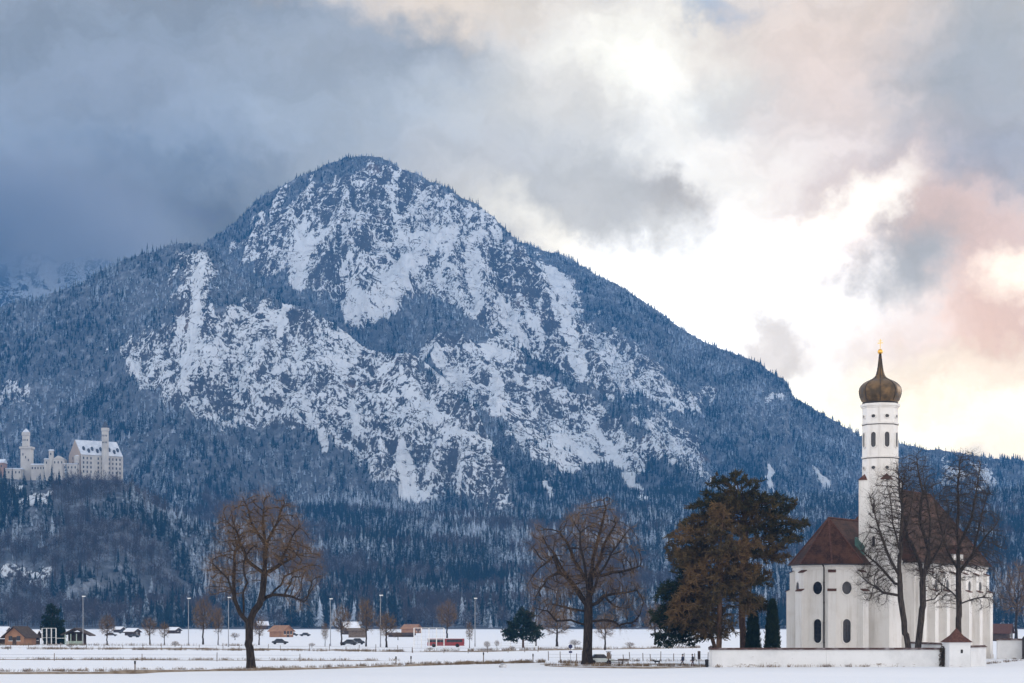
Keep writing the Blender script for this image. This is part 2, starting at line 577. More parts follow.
# ------------------------------------------------------------------ haze
hm = bpy.data.materials.new('haze'); hm.use_nodes = True
hn = hm.node_tree; hn.nodes.clear()
pv = hn.nodes.new('ShaderNodeVolumePrincipled')
pv.inputs['Color'].default_value = (0.09, 0.43, 1.0, 1)
pv.inputs['Density'].default_value = HAZE = 0.000061
pv.inputs['Anisotropy'].default_value = 0.1
ho = hn.nodes.new('ShaderNodeOutputMaterial'); hn.links.new(pv.outputs[0], ho.inputs['Volume'])
hz = MB().box(-4200, 4200, -60, 8200, -12, 2000).build('haze', hm)
tag(hz, kind='stuff')

# ------------------------------------------------------------------ mountain terrain
# crest lines: (picture x, picture y) at a depth that varies along the crest; real heights follow from the depth
LAY = {
 'summit': dict(pts=[(-300,470),(60,400),(120,330),(205,246),(230,224),(260,198),(300,178),(330,164),(345,159),(370,157),(385,159),(400,167),(440,185),(480,206),(500,224),(520,243),(545,275),(572,315),(600,360),(640,420),(700,500),(760,600)],
                Y=[(-300,4700),(345,4500),(500,4400),(600,4100),(760,3600)], sf=1.05, sb=.9, foot=.35),
 'east': dict(pts=[(400,400),(450,260),(480,232),(520,243),(560,254),(600,276),(640,298),(680,326),(720,348),(760,364),(786,380),(794,398),(820,414),(860,437),(900,443),(940,451),(980,456),(1024,461),(1150,470),(1300,500)],
                Y=[(400,5000),(560,4900),(800,4500),(1300,4200)], sf=.62, sb=.8, foot=.2),
 'spur': dict(pts=[(-300,340),(0,306),(40,300),(80,283),(120,263),(160,248),(185,241),(205,246),(240,276),(280,300),(330,322),(360,344),(410,352),(430,368),(470,402),(500,455),(525,510),(560,575)],
                Y=[(-300,4100),(185,3700),(430,3400),(560,2900)], sf=.85, sb=.75, foot=.25),
 'mid': dict(pts=[(350,420),(395,340),(430,299),(470,320),(520,352),(560,374),(600,394),(650,434),(700,474),(760,530),(800,590)],
                Y=[(350,3950),(430,3950),(600,3750),(800,3000)], sf=.95, sb=.6, foot=.25),
 'cloud_ridge': dict(pts=[(-400,225),(-100,236),(0,246),(40,250),(60,262),(90,256),(115,262),(150,280),(250,330),(400,500)],
                Y=[(-400,6900),(400,6500)], sf=.9, sb=.8, foot=.3),
 'east_apron': dict(pts=[(560,600),(640,560),(700,520),(780,500),(860,520),(960,500),(1060,480),(1300,470)],
                Y=[(560,2700),(800,3100),(1300,3000)], sf=.5, sb=.3, foot=.15),
 'castle_hill': dict(pts=[(-300,462),(-60,470),(0,479),(60,481),(120,480),(145,497),(180,520),(230,552),(290,590),(340,612)],
                Y=[(-300,2020),(120,2020),(340,1900)], sf=.42, sb=.12, foot=.3),
}
PXL = np.arange(-330, 1356, 1.45)
YL = np.concatenate([np.arange(1480, 2200, 7.5), np.arange(2200, 3200, 8.5), np.arange(3200, 5100, 5.6), np.arange(5100, 7400, 13)])
PXG, YG = np.meshgrid(PXL, YL)            # rows: depth
XG = (PXG - CX) / F * YG
def crest(px, L_):
    a = np.array(L_['pts'], float); b = np.array(L_['Y'], float)
    py = np.interp(px, a[:, 0], a[:, 1]); Yc = np.interp(px, b[:, 0], b[:, 1])
    inside = sstep(px, a[0,0]-40, a[0,0]+1) * (1 - sstep(px, a[-1,0]-1, a[-1,0]+40))
    return CH + (HY - py) / F * Yc, Yc, inside
# warped coordinates, so ribs and gullies bend
wx = XG + 60*fbm(XG/520, YG/520, 3, 11); wy = YG + 80*fbm(XG/420, YG/420, 3, 23)
rib = ridged(wx/210, wy/620, 5, 5) - 1.0            # long downslope ribs
crag = ridged(wx/75, wy/130, 4, 31) - 0.9
lump = fbm(XG/380, YG/380, 5, 41)
base = np.interp(YG, [1480,1540,1700,2200,2800,3400,4200,7400], [-4,1.5,14,62,150,215,235,150]) + lump*14*sstep(YG, 1560, 2200) + rib*10*sstep(YG, 1800, 2600)
H = base.copy(); 
who = np.zeros(H.shape, int)
for k, (nm, L_) in enumerate(LAY.items()):
    zc, Yc, ins = crest(PXG, L_)
    d = Yc - YG
    f = np.clip(d, 0, None); bk = np.clip(-d, 0, None)
    conv = 1 - .32*sstep(f, 300, 1400)                 # slopes ease towards the foot
    z = zc - f*L_['sf']*conv - bk*L_['sb']
    amp = sstep(np.abs(d), 0, 260)
    steep = L_['sf']
    z = z + (rib*46*steep + crag*24*steep)*(.20 + .80*amp) + lump*24*amp*steep
    z = np.where(ins > 0, z*ins + (1-ins)*-50, -50)
    s = 14.0                                           # soft maximum
    hm_ = np.maximum(H, z) + s*np.exp(-np.abs(H-z)/s)*.35*sstep(np.minimum(H, z), 0, 60)
    who = np.where(z > H, k+1, who)
    H = hm_
fine = ridged(wx/26, wy/44, 3, 57) - .9
steepness = np.abs(np.gradient(H, axis=0) / np.gradient(YG, axis=0))
H = H + fine*7*sstep(steepness, .4, 1.0)*sstep(YG, 1800, 2600)

PYG = HY - (H - CH) / YG * F                            # where each terrain point shows
# visible from the photograph's side (with slack for tree height and for a step aside)
ang = (H + 34 - CH) / YG
vis = ang > np.maximum.accumulate(np.vstack([np.full((1, len(PXL)), -1.), ((H-CH)/YG)[:-1]]), axis=0)
vis &= np.gradient(H, axis=0)/np.gradient(YG, axis=0) > -.55

# ---- clearings: rock and snow fields as places on the slopes
def inpoly(x, y, poly):
    c = np.zeros(x.shape, bool); n = len(poly)
    for i in range(n):
        x1, y1 = poly[i]; x2, y2 = poly[(i+1) % n]
        t = ((y1 > y) != (y2 > y)) & (x < (x2-x1)*(y-y1)/((y2-y1) + 1e-9) + x1)
        c ^= t
    return c
def segd(x, y, pts):
    best = np.full(x.shape, 1e9); 
    for (x1, y1), (x2, y2) in zip(pts[:-1], pts[1:]):
        dx_, dy_ = x2-x1, y2-y1
        t = np.clip(((x-x1)*dx_ + (y-y1)*dy_)/(dx_*dx_+dy_*dy_), 0, 1)
        best = np.minimum(best, np.hypot(x-x1-t*dx_, y-y1-t*dy_))
    return best
jx = PXG + 13*fbm(XG/90, YG/110, 4, 71) + 8*fbm(XG/28, YG/40, 2, 75)
jy = PYG + 10*fbm(XG/90, YG/110, 4, 83) + 7*fbm(XG/28, YG/40, 2, 87)
S_, E_, SP, MI, CR, AP, CH_ = 1, 2, 3, 4, 5, 6, 7
BARE = [
 ((S_,), [(238,240),(262,212),(300,188),(345,170),(372,163),(430,184),(482,210),(510,240),(545,275),(575,315),(600,352),(612,392),(590,392),(545,372),(505,345),(470,318),(430,294),(405,302),(374,338),(340,312),(290,278),(240,262)], .80),
 ((S_, E_), [(505,232),(560,275),(600,330),(655,360),(700,400),(690,415),(640,400),(610,395),(560,340),(520,290)], .55),
 ((SP,), [(118,350),(150,332),(180,318),(240,308),(300,306),(345,326),(365,348),(412,354),(432,370),(470,404),(497,455),(520,508),(500,505),(470,488),(440,498),(420,520),(402,488),(370,462),(322,440),(270,430),(230,428),(200,418),(160,398),(126,372)], .92),
 ((SP,), [(176,250),(205,250),(216,300),(205,330),(170,330),(165,300),(182,280)], .75),
 ((MI,), [(428,346),(460,332),(505,346),(545,376),(592,402),(645,434),(692,472),(650,462),(640,482),(600,464),(560,478),(540,468),(518,446),(480,408),(440,378)], .95),
 ((E_, AP), [(700,392),(712,392),(716,410),(704,408)], .6), ((E_, AP), [(640,405),(700,440),(720,480),(690,478),(640,440)], .5),
 ((E_,), [(760,390),(790,396),(786,410),(765,402)], .5), ((E_,), [(938,455),(956,458),(962,490),(944,486)], .8),
 ((E_,), [(976,462),(996,466),(998,488),(980,486)], .8),
 ((CR,), [(-330,200),(0,246),(130,262),(150,330),(-330,360)], .62),
 ((0, CH_), [(-10,565),(25,566),(48,572),(46,584),(10,588),(-10,585)], .7),
 ((0, CH_), [(15,487),(45,486),(44,494),(14,496)], .7),
 ((0, SP), [(-10,383),(20,380),(30,396),(-10,402)], .5),
]
bare = np.zeros(H.shape)
for ks, poly, wgt in BARE:
    m_ = (np.isin(who, ks) if MI not in ks else who > 0) & inpoly(jx, jy, poly)
    bare = np.where(m_, np.maximum(bare, wgt), bare)
GUL = [  # snow gullies and snow fields: path, half width
 (S_, [(392,188),(398,215),(408,245)], 3.2), (S_, [(438,236),(405,262),(372,300),(352,316)], 9), (S_, [(425,240),(400,280),(385,312)], 9),
 (S_, [(345,262),(352,285),(372,304)], 6), (S_, [(306,226),(302,256),(297,284)], 5), (S_, [(482,216),(474,256)], 3.2), (S_, [(476,262),(474,310)], 7),
 (S_, [(504,300),(522,345)], 4), (E_, [(548,272),(562,302),(574,340),(580,372)], 6.5), (S_, [(548,272),(562,302),(574,340),(580,372)], 6.5), (S_, [(400,165),(398,188)], 2),
 (S_, [(455,230),(446,262)], 4), (S_, [(520,300),(545,352)], 3.5),
 (SP, [(199,250),(197,290),(192,340),(186,385)], 4), (SP, [(180,318),(176,352)], 3), (SP, [(288,296),(286,330)], 3), (SP, [(405,500),(410,480),(402,455)], 8),
 (SP, [(345,335),(352,356),(372,345)], 2.5), (SP, [(384,372),(396,352),(408,350)], 2.5), (SP, [(352,402),(362,436)], 4), (SP, [(300,400),(318,450)], 4), (SP, [(404,386),(420,392),(478,456)], 2),
 (MI, [(592,424),(615,455),(628,480),(641,497)], 4.5), (MI, [(436,356),(455,380)], 6), (MI, [(492,380),(500,412)], 7), (MI, [(560,440),(590,455)], 5), (MI, [(548,480),(552,498)], 3),
 (MI, [(470,345),(500,360)], 5), (AP, [(620,486),(660,470)], 3), (E_, [(820,470),(826,490)], 4), (E_, [(770,470),(778,500)], 3),
 (CR, [(24,266),(38,296)], 3), (CR, [(52,262),(54,290)], 5), (CR, [(80,262),(82,285)], 4), (CR, [(5,262),(15,280)], 4),
]
gul = np.zeros(H.shape)
for k_, pts, hw in GUL:
    d_ = segd(jx*.6+PXG*.4, jy*.6+PYG*.4, pts)
    g_ = 1 - sstep(d_, hw*.75, hw*1.35)
    gul = np.maximum(gul, np.where((who == k_) | (k_ == MI), g_, 0))
bare = np.maximum(bare, gul)

nV = H.size
Vt = np.stack([XG, YG, H], -1).reshape(-1, 3)
R_, C_ = H.shape
idx = np.arange(nV).reshape(R_, C_)
Ft = np.stack([idx[:-1,:-1], idx[:-1,1:], idx[1:,1:], idx[1:,:-1]], -1).reshape(-1, 4)

mt, n, b = mat('mountain_snow_rock', .95, .1)
geo = n.node('ShaderNodeNewGeometry')
pos = geo.outputs['Position']
def attr(n, name):
    a = n.node('ShaderNodeAttribute'); a.attribute_name = name; return a.outputs['Fac']
a_b, a_g, a_r = attr(n, 'bare'), attr(n, 'gully'), attr(n, 'relief')
px_, py_, pz_ = n.sep(pos)
st = n.comb(n.m('MULTIPLY', px_, .10), n.m('MULTIPLY', py_, .024), n.m('MULTIPLY', pz_, .026))    # streaks that run downslope
n1 = n.noise(st, 1.0, 7, .68, .8)
led = n.comb(n.m('MULTIPLY', px_, .02), n.m('MULTIPLY', py_, .02), n.m('ADD', n.m('MULTIPLY', pz_, .11), n.m('MULTIPLY', px_, .03)))
n2 = n.noise(led, 1.0, 5, .65, .5)     # ledges
n3 = n.noise(pos, .006, 4, .6)
rk = n.m('ADD', n.m('MULTIPLY', n1, .9), n.m('MULTIPLY', n2, .6))
rk = n.m('ADD', rk, n.m('MULTIPLY', n.m('SUBTRACT', n3, .25), .9))
rk = n.m('ADD', rk, n.m('MULTIPLY', a_r, .42))
rk = n.m('SUBTRACT', rk, n.m('MULTIPLY', a_g, .42))
fine_ = n.noise(n.comb(n.m('MULTIPLY', px_, .22), n.m('MULTIPLY', py_, .1), n.m('MULTIPLY', pz_, .12)), 1.0, 5, .7)
rk = n.m('ADD', rk, n.m('MULTIPLY', n.m('SUBTRACT', fine_, .5), 1.5))
wv1 = n.noise(n.vm('MULTIPLY', pos, (.016, .012, .020)), 1.0, 5, .6, 1.6)
crack = n.step(n.m('ABSOLUTE', n.m('SUBTRACT', wv1, .5)), .030, .0)
wv2 = n.noise(n.vm('MULTIPLY', pos, (.011, .006, .008)), 1.3, 5, .55, 1.2)
ribs = n.step(n.m('ABSOLUTE', n.m('SUBTRACT', wv2, .47)), .028, .0)
rk = n.m('ADD', rk, n.m('MULTIPLY', crack, .40))
rk = n.m('SUBTRACT', rk, n.m('MULTIPLY', ribs, .42))
rockm = n.step(rk, .86, 1.10)
rockc = n.mix(n.noise(pos, .05, 5, .7), (.022, .024, .030), (.15, .14, .14))
rockc = n.mix(n.step(n.noise(pos, .011, 3, .5), .62, .74), rockc, (.18, .135, .11))
snow = n.mix(n.noise(pos, .02, 4, .6), (.76, .81, .85), (.92, .93, .94))
scrub = n.mix(n.noise(pos, .12, 5, .7), (.05, .055, .06), (.22, .24, .27))
bared = n.mix(rockm, snow, rockc)
floor_ = n.mix(n.step(n.noise(pos, .05, 5, .7), .48, .72), scrub, (.36, .39, .44))
n.link(n.mix(n.step(a_b, .25, .5), floor_, bared), b.inputs['Base Color'])
bp = n.node('ShaderNodeBump'); bp.inputs['Strength'].default_value = .8; bp.inputs['Distance'].default_value = 6
n.link(rk, bp.inputs['Height']); n.link(bp.outputs[0], b.inputs['Normal'])

mountain = np_mesh('mountain', Vt, Ft, mt, smooth=True)
tag(mountain, kind='structure')
relief = np.clip(-fine*.5 - crag*.35 + (steepness-.8)*.35, -1, 1)
for nm_, A_ in (('bare', bare), ('gully', gul), ('relief', relief)):
    at = mountain.data.attributes.new(nm_, 'FLOAT', 'POINT')
    at.data.foreach_set('value', np.ascontiguousarray(A_, np.float32).ravel())

def ground_z(x, y):
    """height of the terrain at world points"""
    x = np.atleast_1d(x).astype(float); y = np.atleast_1d(y).astype(float)
    px = CX + x/y*F
    c = np.clip(np.interp(px, PXL, np.arange(C_)), 0, C_-1.001); r = np.clip(np.interp(y, YL, np.arange(R_)), 0, R_-1.001)
    ci, ri = c.astype(int), r.astype(int); cf, rf = c-ci, r-ri
    z = (H[ri,ci]*(1-cf)+H[ri,ci+1]*cf)*(1-rf) + (H[ri+1,ci]*(1-cf)+H[ri+1,ci+1]*cf)*rf
    return np.where(y < YL[0], 0, np.maximum(z, 0))
def grid_at(A_, x, y):
    px = CX + x/y*F
    c = np.clip(np.rint(np.interp(px, PXL, np.arange(C_))), 0, C_-1).astype(int)
    r = np.clip(np.rint(np.interp(y, YL, np.arange(R_))), 0, R_-1).astype(int)
    return A_[r, c]

# ------------------------------------------------------------------ conifers of the mountain forest
def conifer_mesh(name, h, r, seed, mats, tiers=9, pts=9):
    rd = np.random.RandomState(seed)
    m_ = MB()
    m_.cur = 1
    m_.tube([(0,0,-2), (0,0,h*.5)], [h*.014, h*.007], 5)
    m_.cur = 0
    for t in range(tiers):
        f = t / (tiers-1)
        zb = h*(.06 + .84*f); rr = r*(1-f)**.85*(.8+.35*rd.rand()) + .25
        zt = zb + h*.17*(1-.3*f)
        off = rd.randn(2)*.05*r
        vs = [(off[0]*.3, off[1]*.3, zt)]
        a0 = rd.rand()*6.28
        for i in range(pts*2):
            a = a0 + math.pi*i/pts
            q = rr*(1.0 if i % 2 == 0 else .42)*(.75+.5*rd.rand())
            vs.append((off[0]+q*math.cos(a), off[1]+q*math.sin(a), zb - (h*.035 if i % 2 == 0 else -h*.02) + rd.randn()*.2))
        k = pts*2
        m_.add(vs, [(0, 1+i, 1+(i+1) % k) for i in range(k)])
    return m_

def needle_mat(name, dark, light, frost_lo, frost_hi, frost_c=(.62,.67,.74)):
    m_, n, b = mat(name, .95, .05)
    geo = n.node('ShaderNodeNewGeometry'); pos = geo.outputs['Position']
    rnd = n.node('ShaderNodeObjectInfo').outputs['Random']
    nz = n.sep(geo.outputs['Normal'])[2]
    big = n.noise(pos, .007, 4, .6); sm = n.noise(pos, .35, 3, .7)
    c = n.mix(n.noise(pos, .22, 3, .6), dark, light)
    c = n.mix(n.step(rnd, .78, .95), c, tuple(v*.62+.03 for v in light))
    fr = n.m('ADD', n.m('MULTIPLY', n.m('SUBTRACT', big, .13), 1.05), n.m('MULTIPLY', sm, .75))
    fr = n.m('ADD', fr, n.m('MULTIPLY', n.m('ABSOLUTE', nz), .25))
    fr = n.m('ADD', fr, n.m('MULTIPLY', n.m('SUBTRACT', rnd, .5), .30))
    fr = n.m('ADD', fr, n.step(n.sep(pos)[2], 20, 420, .02, .03, False))
    n.link(n.mix(n.step(fr, frost_lo, frost_hi), c, frost_c), b.inputs['Base Color'])
    b.inputs['Roughness'].default_value = 1
    return m_
M_need = needle_mat('frosted_needles', (.010,.017,.020), (.032,.046,.046), .80, 1.14, (.50,.57,.66))
M_bark = simple_mat('bark', (.045,.036,.03), (.10,.085,.075), 3.0)
protos = []
for i, (h, r) in enumerate([(22,3.6),(27,3.9),(17,3.2),(24,3.0),(13,3.7),(21,2.2),(18,4.4)]):
    me = conifer_mesh('conifer', h, r, 50+i, None)
    o = me.build('conifer', [M_need, M_bark])
    protos.append(o)

rg = np.random.RandomState(3)
NC = 1300000
# candidates over the ground area
yy = np.sqrt(1535**2 + rg.rand(NC)*(7200**2-1535**2)); pp = rg.rand(NC)*1560 - 270
xx = (pp-CX)/F*yy
v_ = grid_at(vis, xx, yy)
xx, yy = xx[v_], yy[v_]
bb = grid_at(bare, xx, yy); gg = grid_at(gul, xx, yy); ww = grid_at(who, xx, yy)
clump = fbm(xx/70, yy/90, 3, 91); patch = fbm(xx/300, yy/300, 3, 97)
dens = np.where(bb < .3, .80 + .35*clump + .2*patch, (1-bb)*.45 + np.clip(clump+.05, 0, 1)*.62*(1-.45*bb))
dens = np.where(gg > .4, dens*.06, dens)
low = (yy < 3000) & (bb < .3)                       # the lower slopes mix bare broadleaf wood with spruce
leafy = low & (fbm(xx/160, yy/160, 4, 103) + .25*sstep(yy, 2500, 1650) - .26 + .25*fbm(xx/60, yy/60, 2, 111) > 0.02)
dens = np.where(low & ~leafy, dens*.9, dens)
k_ = rg.rand(len(xx)) < dens*.62
xx, yy, leafy, bb, ww = xx[k_], yy[k_], leafy[k_], bb[k_], ww[k_]
zz = ground_z(xx, yy)
print('forest candidates', len(xx))
# castle clearing is kept free further down: trees stay below its walls
cpx = CX + xx/yy*F
castle_zone = (cpx > -40) & (cpx < 130) & (yy > 2010) & (yy < 2125)
keep = ~castle_zone
xx, yy, zz, leafy, bb = xx[keep], yy[keep], zz[keep], leafy[keep], bb[keep]

def scatter(name, X, Y_, Z_, S, srcs, label=None, seed=0):
    """one mass of trees: points with a size each, trees put on them by geometry nodes"""
    me = bpy.data.meshes.new(name)
    me.vertices.add(len(X)); me.vertices.foreach_set('co', np.stack([X, Y_, Z_], -1).astype(np.float32).ravel())
    a = me.attributes.new('size', 'FLOAT_VECTOR', 'POINT'); a.data.foreach_set('vector', np.asarray(S, np.float32).ravel())
    a = me.attributes.new('turn', 'FLOAT_VECTOR', 'POINT')
    rr = np.random.RandomState(seed)
    T = np.stack([rr.randn(len(X))*.03, rr.randn(len(X))*.03, rr.rand(len(X))*6.28], -1)
    a.data.foreach_set('vector', T.astype(np.float32).ravel())
    o = bpy.data.objects.new(name, me); col.objects.link(o)
    g = bpy.data.node_groups.new(name, 'GeometryNodeTree')
    g.interface.new_socket('Geometry', in_out='INPUT', socket_type='NodeSocketGeometry')
    g.interface.new_socket('Geometry', in_out='OUTPUT', socket_type='NodeSocketGeometry')
    gi, go = g.nodes.new('NodeGroupInput'), g.nodes.new('NodeGroupOutput')
    inst = g.nodes.new('GeometryNodeInstanceOnPoints')
    j = g.nodes.new('GeometryNodeJoinGeometry')
    for s_ in reversed(srcs):
        oi = g.nodes.new('GeometryNodeObjectInfo'); oi.inputs['Object'].default_value = s_
        oi.transform_space = 'ORIGINAL'
        oi.inputs['As Instance'].default_value = True
        g.links.new(oi.outputs['Geometry'], j.inputs[0])
    g.links.new(gi.outputs[0], inst.inputs['Points'])
    g.links.new(j.outputs[0], inst.inputs['Instance'])
    inst.inputs['Pick Instance'].default_value = True
    for an, sk in (('size', 'Scale'), ('turn', 'Rotation')):
        na = g.nodes.new('GeometryNodeInputNamedAttribute'); na.data_type = 'FLOAT_VECTOR'; na.inputs['Name'].default_value = an
        g.links.new(na.outputs['Attribute'], inst.inputs[sk])
    g.links.new(inst.outputs[0], go.inputs[0])
    md = o.modifiers.new('trees', 'NODES'); md.node_group = g
    tag(o, label, kind='stuff')
    return o

# low cloud hanging on the far ridge at the left
cm = bpy.data.materials.new('low_cloud'); cm.use_nodes = True
ct = cm.node_tree; ct.nodes.clear(); cn = N(ct)
cpos = cn.node('ShaderNodeNewGeometry').outputs['Position']
cx_, cy_, cz_ = cn.sep(cpos)
d1 = cn.noise(cpos, .0032, 4, .6)
lift0 = cn.step(cn.m('ADD', cz_, cn.m('MULTIPLY', cn.m('SUBTRACT', d1, .5), 520)), 1060, 1250)
lift = cn.m('MULTIPLY', lift0, cn.step(cn.m('ADD', cz_, cn.m('MULTIPLY', d1, 200)), 1540, 1290))
side = cn.step(cn.m('ADD', cx_, cn.m('MULTIPLY', cn.m('SUBTRACT', d1, .5), 500)), -900, -1450)
pvc = cn.node('ShaderNodeVolumePrincipled')
pvc.inputs['Color'].default_value = (.48, .50, .54, 1)
cn.link(cn.m('MULTIPLY', cn.m('MULTIPLY', lift, side), .0055), pvc.inputs['Density'])
cno = cn.node('ShaderNodeOutputMaterial'); cn.link(pvc.outputs[0], cno.inputs['Volume'])
cm.cycles.volume_step_rate = 1.0
lc = MB().box(-3000, -850, 5600, 6900, 1000, 1560).build('low_cloud', cm)
tag(lc, kind='stuff')
# ------------------------------------------------------------------ snowfield
m_snow, n, b = mat('snow', .85, .25)
pos = n.node('ShaderNodeNewGeometry').outputs['Position']
x, y, z = n.sep(pos)
wv = n.noise(n.comb(n.m('MULTIPLY', x, .02), n.m('MULTIPLY', y, .05), 0), 1.0, 6, .6)
fn = n.noise(pos, .9, 5, .6)
c = n.mix(wv, (.73,.745,.78), (.83,.83,.84))
# thin places where last year's grass shows
gr = n.m('ADD', n.m('MULTIPLY', n.noise(n.comb(n.m('MULTIPLY', x, .05), n.m('MULTIPLY', y, .16), 0), 1.0, 6, .7), .8), n.m('MULTIPLY', fn, .25))
c = n.mix(n.step(gr, .66, .74), c, (.50,.46,.38))
n.link(c, b.inputs['Base Color'])
b.inputs['Subsurface Weight'].default_value = 0
bp = n.node('ShaderNodeBump'); bp.inputs['Strength'].default_value = .5; bp.inputs['Distance'].default_value = .25
n.link(n.m('ADD', wv, n.m('MULTIPLY', fn, .3)), bp.inputs['Height']); n.link(bp.outputs[0], b.inputs['Normal'])
gp = np.arange(-40, 40.01, .5)
GX = np.sign(gp)*np.abs(gp/40)**1.6*9000
gq = np.concatenate([np.arange(-60, 180, 20), np.arange(180, 520, 2.0), np.arange(520, 1500, 12), np.arange(1500, 9000, 400)])
GXm, GYm = np.meshgrid(GX, gq)
def gz(x, y):
    """small swells of the field; flat round the church and the trees"""
    return .26*fbm(x/26, y/9, 3, 131)*(1-sstep(y, 236, 262))*sstep(y, 120, 200) + .0*x
Gz = gz(GXm, GYm)
nV = GXm.size; idg = np.arange(nV).reshape(GXm.shape)
Fg = np.stack([idg[:-1,:-1], idg[:-1,1:], idg[1:,1:], idg[1:,:-1]], -1).reshape(-1, 4)
tag(np_mesh('ground', np.stack([GXm, GYm, Gz], -1).reshape(-1,3), Fg, m_snow, smooth=True), kind='structure')
con = ~leafy
order = np.argsort(yy + np.where(con, 0, 1e9))
inframe = (CX + xx/yy*F > -5) & (CX + xx/yy*F < 1029)
near_idx = [i for i in order if inframe[i] and con[i]][:290]
near_set = np.zeros(len(xx), bool); near_set[near_idx] = True
size = .38 + .55*rg.rand(len(xx))**1.2; size *= np.where(bb > .3, .62, 1.0) * np.interp(zz, [0, 150, 400, 900], [1.15, 1.0, .8, .66])
size *= np.clip(.92 + .45*fbm(xx/45, yy/60, 3, 121), .5, 1.5)
wid = size*(.9+.4*rg.rand(len(xx)))
far = con & ~near_set
scatter('spruce_forest', xx[far], yy[far], zz[far]-.5, np.stack([wid[far], wid[far], size[far]], -1), protos, seed=5)
for q, i in enumerate(near_idx):
    o = protos[q] if q < 7 else protos[q % 7].copy()
    if q >= 7: col.objects.link(o)
    o.name = 'conifer' if q == 0 else 'conifer.%03d' % q
    o.location = (xx[i], yy[i], zz[i]-.5); o.scale = (wid[i]*1.05, wid[i]*1.05, size[i]*1.1)
    o.rotation_euler = (0, 0, rg.rand()*6.28)
    tag(o, 'dark spruce in the forest edge at the foot of the mountain', 'spruce', 'spruces along the forest edge')

# bare broadleaf wood of the lower slopes
bl = []
for i, (h, s_) in enumerate([(15, 5.2), (12, 4.8), (17, 5.0)]):
    o = bare_tree('bare_tree', (0,0,0), [(0,0,h*.62, s_*.8, s_*.8, h*.38)], [(0,0,-1),(0.3,0,h*.3)], 90, .2, 200+i,
                  [M_twigb, M_twigp if i != 1 else M_twigf], tw=3, tw_len=(1.2,2.6), tw_r=.075, step=1.2, tip=.07, kill=1.8, tw2=False, tw_min=.2, infl=12, parts=False)
    bl.append(o)
lf = leafy.copy()
order = np.argsort(yy + np.where(lf, 0, 1e9))
ni = [i for i in order if inframe[i] and lf[i]][:290]
nset = np.zeros(len(xx), bool); nset[ni] = True
fl = lf & ~nset
bs = .62 + .5*rg.rand(len(xx))
scatter('bare_woodland', xx[fl], yy[fl], zz[fl]-.3, np.stack([bs[fl]]*3, -1), bl, seed=6)
for q, i in enumerate(ni):
    o = bl[q] if q < 3 else bl[q % 3].copy()
    if q >= 3: col.objects.link(o)
    o.name = 'bare_tree' if q == 0 else 'bare_tree.%03d' % q
    o.location = (xx[i], yy[i], zz[i]-.3); o.scale = (bs[i],)*3
    o.rotation_euler = (0, 0, rg.rand()*6.28)
    tag(o, 'leafless purple-brown broadleaf tree in the wood at the foot of the mountain', 'tree', 'leafless trees along the forest edge')
print('TREES spruce', far.sum(), 'bare', fl.sum())
# ------------------------------------------------------------------ the big single trees
def conv(bx, by, Y):
    k = Y/F
    return lambda px, py, d=0.0: ((px-bx)*k, d, (by-py)*k)
def ells_px(c, k, lst):
    return [(*c(px, py, d), rx*k, rd_*k, rz*k) for (px, py, rx, rz, rd_, d) in lst]

def limb_lines(c, lst, k, seed):
    """main limbs drawn as they grow in the photograph's view, each leaning towards or away from the camera too"""
    rd = np.random.RandomState(seed); out = []
    for j, ln in enumerate(lst):
        lean = 0 if j == 0 else rd.uniform(-.55, .55); L_ = 0; q0 = ln[0]; r = []
        for q in ln:
            L_ += math.hypot(q[0]-q0[0], q[1]-q0[1]); q0 = q
            r.append(c(q[0], q[1], L_*k*lean))
        out.append(r)
    return out
# lime at the left
x0, Y0 = P(251, 670); k = Y0/F; c = conv(251, 670, Y0)
el_ = ells_px(c, k, [(268,540,40,40,38,0), (230,566,23,36,26,1.5), (302,566,24,30,26,-1), (262,510,32,18,26,0), (300,600,16,13,12,0), (214,578,9,22,10,-1), (245,530,30,30,28,0)])
lm = limb_lines(c, [[(251,674),(250.5,660),(249,640),(249,623),(254,611),(259.5,604),(262.6,591.6),(264.2,573),(265.8,545),(262.6,526),(264,507)],
  [(249,623),(241,613.5),(234.6,595),(230,579),(220.5,569),(213,563)], [(234.6,595),(233,564),(234.6,548),(229,530)], [(243.5,616.6),(244,595),(249,583),(246,565)],
  [(264,573),(280,563.6),(295.4,554),(311,552.6)], [(265.8,545),(273.6,529),(280,513.7),(284.5,504)], [(265.8,545),(254.8,529),(248.6,513.7),(244,502)],
  [(259.5,604),(270.5,595),(280,585),(283,576),(300,568)], [(263.6,573),(247,560.5),(239,541.7),(230,525)], [(270,595),(290,596),(305,602)], [(280,563),(292,540),(302,527)]], k, 5)
t1 = bare_tree('lime_tree', (x0, Y0, 0), el_, lm, 2000, .50, 11,
               [M_oakbark, M_twigo], tw=6, tw_len=(.6,1.7), tw_r=.0135, step=.45, tip=.042, kill=.75, up=.12, clip_z=6.0, infl=7, power=2.5, jit=.18)
tag(t1, 'bare lime tree with orange-brown twigs and forked dark trunk, alone on the snow', 'tree')

